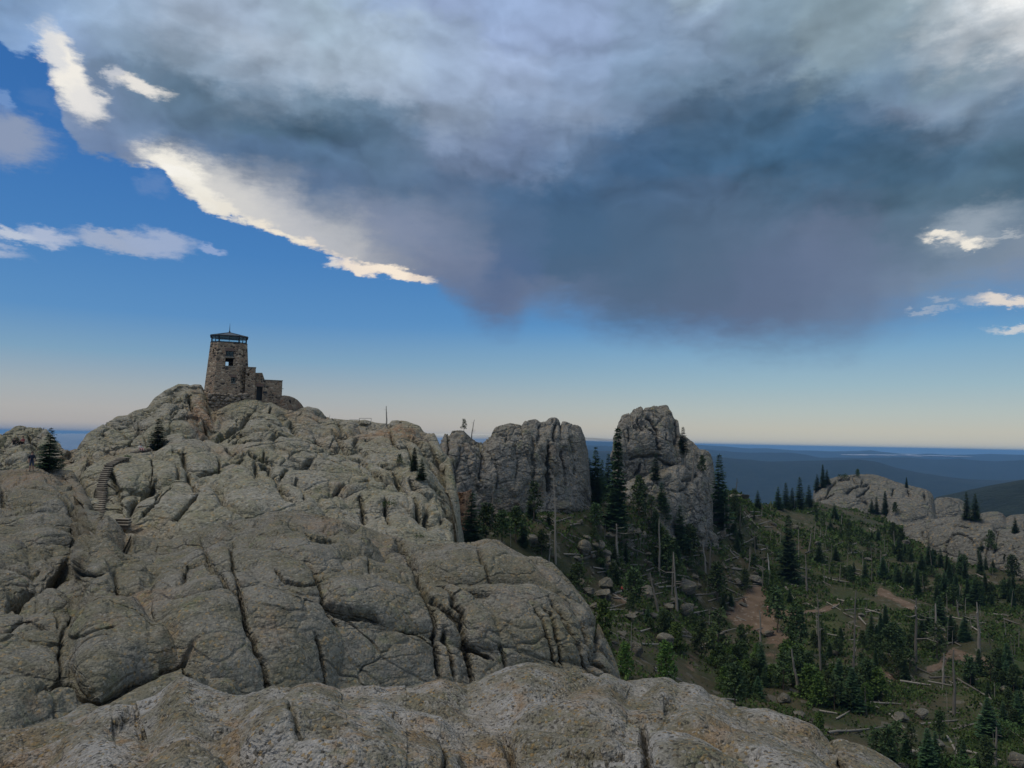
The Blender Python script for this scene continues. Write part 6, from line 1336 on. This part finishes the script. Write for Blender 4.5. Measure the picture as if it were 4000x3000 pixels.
BIG = [('bare', 'C', 1507, 1660, 1511, 1586, 'leaning grey dead trunk on the ridge right of the railing'), ('twig', 'R1', 1845, 1716, 1856, 1640, 'thin dead tree with twigs on the left end of the rock wall'), ('bare', 'C', 1284, 1634, 1290, 1618, 'short dead twig on the ridge left of the railing'),
       ('twig', 'V', 2175, 2200, 2164, 1855, 'tallest thin dead tree with many short twigs above the near cliff'), ('twig', 'V', 2150, 2200, 2153, 2075, 'shorter twiggy dead tree left of the tallest thin one'), ('arms', 'V', 1925, 2060, 1928, 1925, 'pale dead tree with curved arms in the clump before the rock wall'),
       ('bare', 'V', 2576, 2245, 2576, 2026, 'straight pale dead trunk with a hooked top below the spire'), ('bare', 'V', 2758, 2232, 2742, 2108, 'bent dead trunk above the dirt clearing, left of a straight stub'), ('bare', 'V', 2573, 2395, 2538, 2237, 'long leaning dead trunk right of the walker in red'), ('arms', 'V', 2645, 2390, 2632, 2158, 'crooked dead tree before the big pointed boulder'),
       ('bare', 'V', 2973, 2545, 2974, 2384, 'thin dark dead stem on the lower part of the dirt clearing'), ('bare', 'V', 3127, 2706, 3088, 2536, 'leaning pale dead trunk in the near valley bottom'), ('arms', 'V', 3574, 2620, 3574, 2336, 'big bleached snag with several bare arms above the winding trail'), ('arms', 'V', 3656, 2530, 3656, 2358, 'bleached snag with a long bent top arm, right of the biggest one'),
       ('arms', 'V', 3823, 2545, 3812, 2352, 'forked bleached snag above the right end of the winding trail'), ('twig', 'V', 3330, 2730, 3353, 2308, 'very tall brownish dead tree between clearing and trail'), ('twig', 'V', 3206, 2616, 3188, 2318, 'thin dark dead tree left of the very tall brownish one'), ('bare', 'V', 3723, 2790, 3721, 2540, 'tall grey dead trunk standing across the winding trail'),
       ('bare', 'V', 3685, 2670, 3687, 2548, 'dark dead trunk at the left bend of the winding trail'), ('bare', 'V', 3886, 2995, 3888, 2838, 'dead trunk in the lower right corner'), ('bare', 'V', 2679, 1820, 2678, 1758, 'short dead trunk left of two on the shoulder of the spire'), ('bare', 'V', 2705, 1880, 2709, 1758, 'longer dead trunk right of two on the shoulder of the spire'),
       ('arms', 'V', 2411, 2195, 2411, 2046, 'dead tree with drooping arms right of the pointed slab'), ('bare', 'V', 2546, 2010, 2538, 1905, 'white grey leaning dead trunk at the foot of the spire'), ('bare', 'V', 2831, 2080, 2833, 1964, 'left of two dead trunks right of the spire'), ('bare', 'V', 2845, 2032, 2849, 1926, 'right of two dead trunks right of the spire'), ('twig', 'V', 2875, 1928, 2877, 1868, 'twiggy dead tree on the crest right of the spire'),
       ('bare', 'V', 3161, 2152, 3171, 2068, 'curved pale dead trunk on the green slope'), ('bare', 'V', 3154, 2308, 3147, 2164, 'stout grey dead trunk right of the lone tall spruce'), ('arms', 'V', 3739, 2404, 3739, 2342, 'small forked snag behind the bleached snags')]
for nm, key, u, v, ut, vt, lb in BIG:
    if (u, v) in ((2679, 1820), (2705, 1880)): b_ = on('R2', u, v)
    else: b_ = on(key, u, v)
    snag(nm, b_, (ut, vt), lb, None, (v - vt) > 110, 1.75 if nm != 'twig' else 1.35)
snag('bare', on('V', 3002, 2243), (3000, 2160), 'bright white birch like trunk above the dirt clearing', None, False, 1.5, M['white_wood'])
SMALL = [(1947, 2120, 1947, 2046), (1996, 2130, 1993, 2074), (2327, 2070, 2327, 1986), (2365, 2124, 2365, 2046), (2527, 2004, 2527, 1944), (2636, 1960, 2636, 1834), (2519, 2130, 2518, 2074), (2495, 2172, 2497, 2100), (2777, 2220, 2777, 2138), (2891, 2080, 2891, 1976), (2770, 2456, 2770, 2380), (2629, 2320, 2629, 2156), (2467, 2366, 2471, 2298), (2467, 2546, 2467, 2432), (2419, 2524, 2406, 2442),
         (2774, 2222, 2776, 2134), (2980, 2292, 2980, 2180), (3120, 2185, 3118, 2066), (2950, 2168, 2946, 2076), (2925, 2225, 2928, 2134), (3190, 2525, 3190, 2374), (3637, 2436, 3637, 2380), (3697, 2390, 3696, 2318), (3764, 2470, 3764, 2402), (3790, 2456, 3789, 2402), (3870, 2536, 3859, 2470), (3965, 2566, 3961, 2492), (3918, 2506, 3918, 2470), (3979, 2526, 3980, 2452), (3886, 2732, 3884, 2664), (3931, 2650, 3934, 2602),
         (3248, 2198, 3250, 2122), (3310, 2190, 3313, 2136), (3402, 2064, 3403, 2026), (3419, 2074, 3420, 2042), (3509, 2154, 3509, 2106), (3405, 2266, 3405, 2195), (3238, 2236, 3238, 2166), (3288, 2084, 3290, 2002), (3258, 2046, 3259, 2012), (3206, 2096, 3206, 2046), (3104, 1990, 3104, 1936), (3009, 1996, 3010, 1952), (2977, 2014, 2978, 1966), (3517, 2270, 3511, 2236), (3768, 2260, 3765, 2226), (3050, 2110, 3052, 2040), (3330, 2160, 3333, 2104), (3370, 2210, 3372, 2150), (3440, 2200, 3440, 2140), (3470, 2240, 3472, 2180), (3560, 2250, 3562, 2196), (3100, 2230, 3104, 2160), (3280, 2270, 3284, 2205)]
def phrase_at(u, v):
    for (u0, u1, v0, v1), ph, grp in ZONES:
        if u0 <= u <= u1 and v0 <= v <= v1: return ph
    return 'at the edge of the valley below the rocks'
for u, v, ut, vt in SMALL:
    ph = phrase_at(u, v); snag('bare', on('V', u, v), (ut, vt), 'slender bare grey dead trunk ' + ph, 'bare dead trunks ' + ph, False, .95)
def snag_maker(u, v, phrase, grp):
    b_ = on('V', u, v); L = rsn.uniform(38, 95) * (1.25 if v > 2500 else .8); snag(rsn.choice(['bare', 'bare', 'twig']), b_, (u + rsn.gauss(0, 5), v - L), 'slender bare grey dead trunk ' + phrase, 'bare dead trunks ' + phrase, False, .85)
for z, n in ((2, 8), (4, 10), (5, 22), (6, 12), (7, 6), (8, 16), (9, 6), (10, 12), (1, 6)): scatter(z, n, snag_maker)

# ------------------------------------------------------------------ fallen logs
def log(uv0, uv1, label, group=None, r=0.15, lift=0.12):
    a, b_ = on('V', *uv0), on('V', *uv1); a[2] += lift; b_[2] += lift; d = b_ - a; L = np.linalg.norm(d); rs = rsn
    c = Cards(); p = np.zeros(3); n = 4
    for k in range(n):
        q = d * (k + 1) / n + (np.array([rs.uniform(-1, 1), rs.uniform(-1, 1), rs.uniform(-.5, 1)]) * .008 * L if k < n - 1 else 0); c.bar(p, q, r * (1 - .5 * k / n), r * (1 - .5 * (k + 1) / n), 7); p = q
    for k in range(rs.randint(0, 4)):
        o = d * rs.uniform(.3, .95); e = o + np.array([rs.uniform(-1, 1), rs.uniform(-1, 1), rs.uniform(.1, 1)]) * rs.uniform(.3, .9); c.bar(o, e, r * .3, r * .1, 4)
    me = c.mesh('fallen_log', True); me.materials.append(M['dead']); o = link('fallen_log', me); o.location = a
    return tag(o, label, 'fallen log', group)
zc = lambda ox, oy, s, p: (ox + p[0] * s, oy + p[1] * s)
LOGS = [(3000, 2250, .4521, p) for p in (((470, 770), (720, 785)), ((110, 40), (250, 195)), ((1630, 890), (1850, 1020)), ((1850, 1020), (2080, 1150)), ((1820, 1210), (2010, 1300)), ((1590, 1330), (1730, 1290)), ((1730, 1290), (1870, 1260)), ((1830, 1110), (1960, 1230)), ((1540, 1390), (1700, 1620)), ((1060, 1200), (1190, 1330)), ((1390, 880), (1560, 875)), ((300, 320), (410, 310)), ((780, 350), (890, 460)), ((1940, 1220), (2090, 1350)), ((2060, 1320), (2212, 1430)), ((1350, 1570), (1460, 1650)), ((770, 760), (815, 880)), ((1225, 850), (1290, 950)), ((550, 280), (640, 225)), ((160, 70), (330, 100)), ((1560, 1180), (1660, 1190)))] + \
       [(2200, 2000, .4521, p) for p in (((1385, 290), (1580, 400)), ((1580, 400), (1780, 530)), ((1880, 590), (2010, 750)), ((1920, 610), (2110, 655)), ((1370, 215), (1550, 180)), ((1540, 280), (1650, 230)), ((960, 1050), (1060, 1190)), ((930, 1060), (1030, 1190)), ((900, 880), (1110, 1060)), ((1170, 1080), (1290, 1200)), ((820, 860), (910, 1020)), ((1000, 1060), (1120, 1080)), ((1630, 1230), (1750, 1250)), ((150, 420), (320, 370)), ((130, 260), (215, 360)), ((550, 220), (620, 280)), ((1490, 910), (1580, 940)), ((860, 590), (960, 620)), ((850, 560), (980, 575)), ((1000, 620), (1100, 650)), ((700, 730), (880, 690)), ((1560, 270), (1700, 200)), ((1600, 40), (1750, 30)), ((1250, 90), (1345, 360)), ((1560, 0), (1700, 140)), ((1500, 1180), (1640, 1270)))] + \
       [(1700, 1500, .5425, p) for p in (((750, 910), (850, 940)), ((870, 990), (985, 960)), ((1005, 870), (1090, 770)), ((810, 990), (900, 990)), ((2070, 1100), (2212, 1060)), ((2030, 1080), (2150, 1010)), ((690, 970), (800, 1000)), ((640, 940), (700, 990)), ((1040, 1270), (1190, 1215)), ((900, 1080), (1100, 1210)), ((960, 1080), (1110, 1140)), ((700, 900), (780, 960)), ((1390, 1110), (1440, 1160)), ((1200, 715), (1290, 715)), ((2100, 1180), (2190, 1260)), ((1960, 1000), (2040, 1220)))]
for ox, oy, s, (a, b_) in LOGS:
    a, b_ = zc(ox, oy, s, a), zc(ox, oy, s, b_); ph = phrase_at(*a)
    log(a, b_, 'long bleached fallen trunk lying ' + ph, 'fallen trunks ' + ph, r=.2)
def log_maker(u, v, phrase, grp):
    sc = 175.0 / on('V', u, v)[1]; L = rsn.uniform(40, 95) * sc; a = rsn.choice([rsn.uniform(.2, .75), rsn.uniform(-.6, .2)])
    log((u, v), (u + L * math.cos(a), v + L * math.sin(a) * .7), 'long bleached fallen trunk lying ' + phrase, 'fallen trunks ' + phrase, r=rsn.uniform(.13, .21))
for z, n in ((0, 14), (1, 32), (2, 58), (4, 38), (5, 24), (7, 14), (8, 16), (9, 12), (10, 18), (3, 8), (6, 6)): scatter(z, n, log_maker)

# ------------------------------------------------------------------ boulders
def boulder_mesh(seed, flat):
    bm = bmesh.new(); bmesh.ops.create_icosphere(bm, subdivisions=4, radius=1.0); rs = np.random.default_rng(seed)
    v = np.array([x.co[:] for x in bm.verts]); n = v.copy()
    for k in range(11):                                     # flat facets
        d = rs.normal(size=3); d /= np.linalg.norm(d); c = rs.uniform(.38, .72); s = n @ d; v = v - np.maximum(v @ d - c, 0)[:, None] * d * .97
    v = v * (1 + .10 * fbm(n * 1.7 + seed, 3, seed) + .03 * fbm(n * 6 + seed, 3, seed + 3))[:, None]; v[:, 2] *= flat
    for x, c in zip(bm.verts, v): x.co = c
    me = bpy.data.meshes.new('boulder'); bm.to_mesh(me); bm.free(); me.polygons.foreach_set('use_smooth', np.ones(len(me.polygons), bool)); me.materials.append(M['boulder_small']); return me
M['boulder_small'] = rock_mat('boulder_stone', 0.11, olive=(0.105, 0.100, 0.082), grey=(0.145, 0.138, 0.118), pale=(0.22, 0.21, 0.185), rustiness=0.12, crack=.6)
BM = [boulder_mesh(s, f) for s, f in ((1, .8), (2, .6), (3, .9), (4, .7), (5, .55), (6, .75), (7, 1.0))]
rb = random.Random(21)
def boulder(u, v, w, h, label, group=None, key='V'):
    """u, v: centre of its foot; w, h: size in the photograph"""
    p = on(key, u, v); k = p[1] / FPX; o = link('boulder', rb.choice(BM)); sx = w * k * .55; sz = h * k * .62
    o.location = p + np.array([0, 0, sz * .35]); o.scale = (sx, (sx + sz) * .5, sz); o.rotation_euler = (rb.uniform(-.35, .35), rb.uniform(-.35, .35), rb.uniform(0, 6.28)); o['category'] = 'boulder'; o['label'] = label
    if group: o['group'] = group
    return o
for (u, v, w, h, lb) in ((2340, 2140, 55, 80, 'upright pointed grey slab below the rock wall'), (2275, 2150, 75, 60, 'rounded boulder left of the upright pointed slab'), (2085, 2140, 62, 90, 'large smooth pale slab leaning beside the clump before the rock wall'), (2160, 1990, 120, 70, 'big tilted slab at the foot of the grey rock wall'), (2225, 1975, 70, 40, 'slab right of the big tilted one at the wall foot'), (2356, 2290, 72, 60, 'blocky grey boulder in the heap above the walker in red'), (2383, 2240, 100, 80, 'long curved boulder on top of the heap above the walker'), (2345, 2325, 80, 48, 'flat boulder at the bottom of the heap by the near cliff'), (2324, 2375, 60, 55, 'round boulder lowest in the heap beside the near cliff'), (2367, 2190, 80, 40, 'low boulder behind the heap above the walker'),
                     (2687, 2310, 120, 100, 'big pointed boulder in the middle of the boulder slope'), (2535, 2335, 48, 62, 'narrow upright boulder left of the big pointed one'), (2676, 2395, 62, 58, 'boulder below the big pointed one'), (2693, 2385, 60, 56, 'pale boulder right below the big pointed one'), (2620, 2385, 56, 46, 'boulder left below the big pointed one'), (2552, 1935, 36, 58, 'left upright pale block of a pair under the spire'), (2584, 1940, 30, 55, 'right upright pale block of a pair under the spire'), (2476, 1965, 36, 40, 'pale cube shaped block under the left of the spire'), (2730, 2095, 66, 50, 'boulder at the foot of the lower block of the spire'), (2693, 2055, 36, 30, 'light small boulder below the lower block of the spire'),
                     (2607, 2530, 66, 100, 'long leaning slab in the gully'), (2494, 2560, 50, 64, 'upright boulder in the gully left of the leaning slab'), (2960, 2272, 52, 48, 'round boulder at the top right of the dirt clearing'), (3000, 2480, 60, 44, 'rounded boulder at the lower right of the clearing'), (2467, 2395, 66, 36, 'flat boulder below the walker in red'), (3100, 2680, 50, 62, 'grey boulder in the near valley bottom'), (3515, 2810, 72, 52, 'flat pale boulder among pines at lower right'), (3565, 2590, 46, 56, 'boulder behind the foot of the biggest bleached snag'), (3936, 2712, 52, 38, 'round boulder on the grass right of the small dark spruce'), (3674, 2465, 56, 34, 'boulder between the bleached snags'),
                     (2866, 1945, 60, 40, 'block on the crest right of the spire'), (2905, 1950, 50, 34, 'smaller block on the crest further from the spire'), (2902, 2362, 34, 20, 'low pale rock with a person on it in the clearing'), (2850, 2380, 30, 30, 'pointed rock at the left edge of the clearing'), (375, 1836, 40, 24, 'x')):
    if lb != 'x': boulder(u, v, w, h, lb)
def boulder_maker(u, v, phrase, grp):
    sc = 165.0 / on('V', u, v)[1]; w = rb.choice([12, 16, 20, 26, 34, 46]) * sc * rb.uniform(.8, 1.2)
    boulder(u, v, w, w * rb.uniform(.55, .9), 'grey granite boulder lying ' + phrase, 'boulders ' + phrase)
for z, n in ((0, 40), (1, 66), (2, 84), (3, 8), (4, 34), (7, 10), (9, 6), (10, 8), (5, 6), (6, 4)): scatter(z, n, boulder_maker)
for (u, v, w, h, lb) in ((308, 1796, 36, 16, 'flat stone'), (330, 1784, 30, 14, 'a'), (290, 1806, 34, 14, 'b'), (318, 1776, 28, 12, 'c'), (342, 1772, 24, 14, 'd'), (300, 1786, 26, 12, 'e'), (280, 1818, 30, 12, 'f')):
    boulder(u, v, w, h, 'flat brown stone in the rubble pile left of the stairs', 'rubble stones left of the stairs', 'K')
boulder(630, 1738, 44, 26, 'pale rounded boulder right of the small spruce below the tower', None, 'C')

# ------------------------------------------------------------------ undergrowth: grass tufts, twigs and seedlings nobody could count
p_, pu_, pv_ = SURF['V']; rg = np.random.default_rng(5)
ok = (pu_ > 1950) & (pu_ < 4060) & (pv_ > 1900) & (pv_ < 3040)
idx = np.nonzero(ok)[0]; wts = np.clip(.45 + 1.2 * lush[idx] + 2.2 * fbm(p_[idx] / 9.0, 3, 77) - 2.2 * dirt[idx], 0.0, 3); area = np.clip(p_[idx][:, 1] / 150.0, .3, 2.5); wts = wts * area
pick = rg.choice(idx, 75000, p=wts / wts.sum()); c = p_[pick] + rg.normal(0, .35, (len(pick), 3)) * [1, 1, 0.12]
s = rg.uniform(.14, .46, len(pick)) * np.clip(c[:, 1] / 150, .7, 1.7); a = rg.uniform(0, 6.283, len(pick)); side = np.stack([np.cos(a), np.sin(a), np.zeros(len(a))], 1) * s[:, None]; upv = np.stack([rg.normal(0, .35, len(a)), rg.normal(0, .35, len(a)), rg.uniform(.6, 1.3, len(a))], 1) * s[:, None]
vv = np.stack([c - side * .6, c + side * .6, c + side * .35 + upv, c - side * .35 + upv], 1).reshape(-1, 3); ff = np.arange(len(vv)).reshape(-1, 4)
M['tuft'] = leaf_mat('grass_tufts', (0.030, 0.056, 0.014), (0.072, 0.105, 0.032))
ug = link('undergrowth', mesh_np('undergrowth', vv, ff, False), mat=M['tuft']); tag(ug, 'grass tufts and seedlings covering the valley floor', 'undergrowth', kind='stuff')
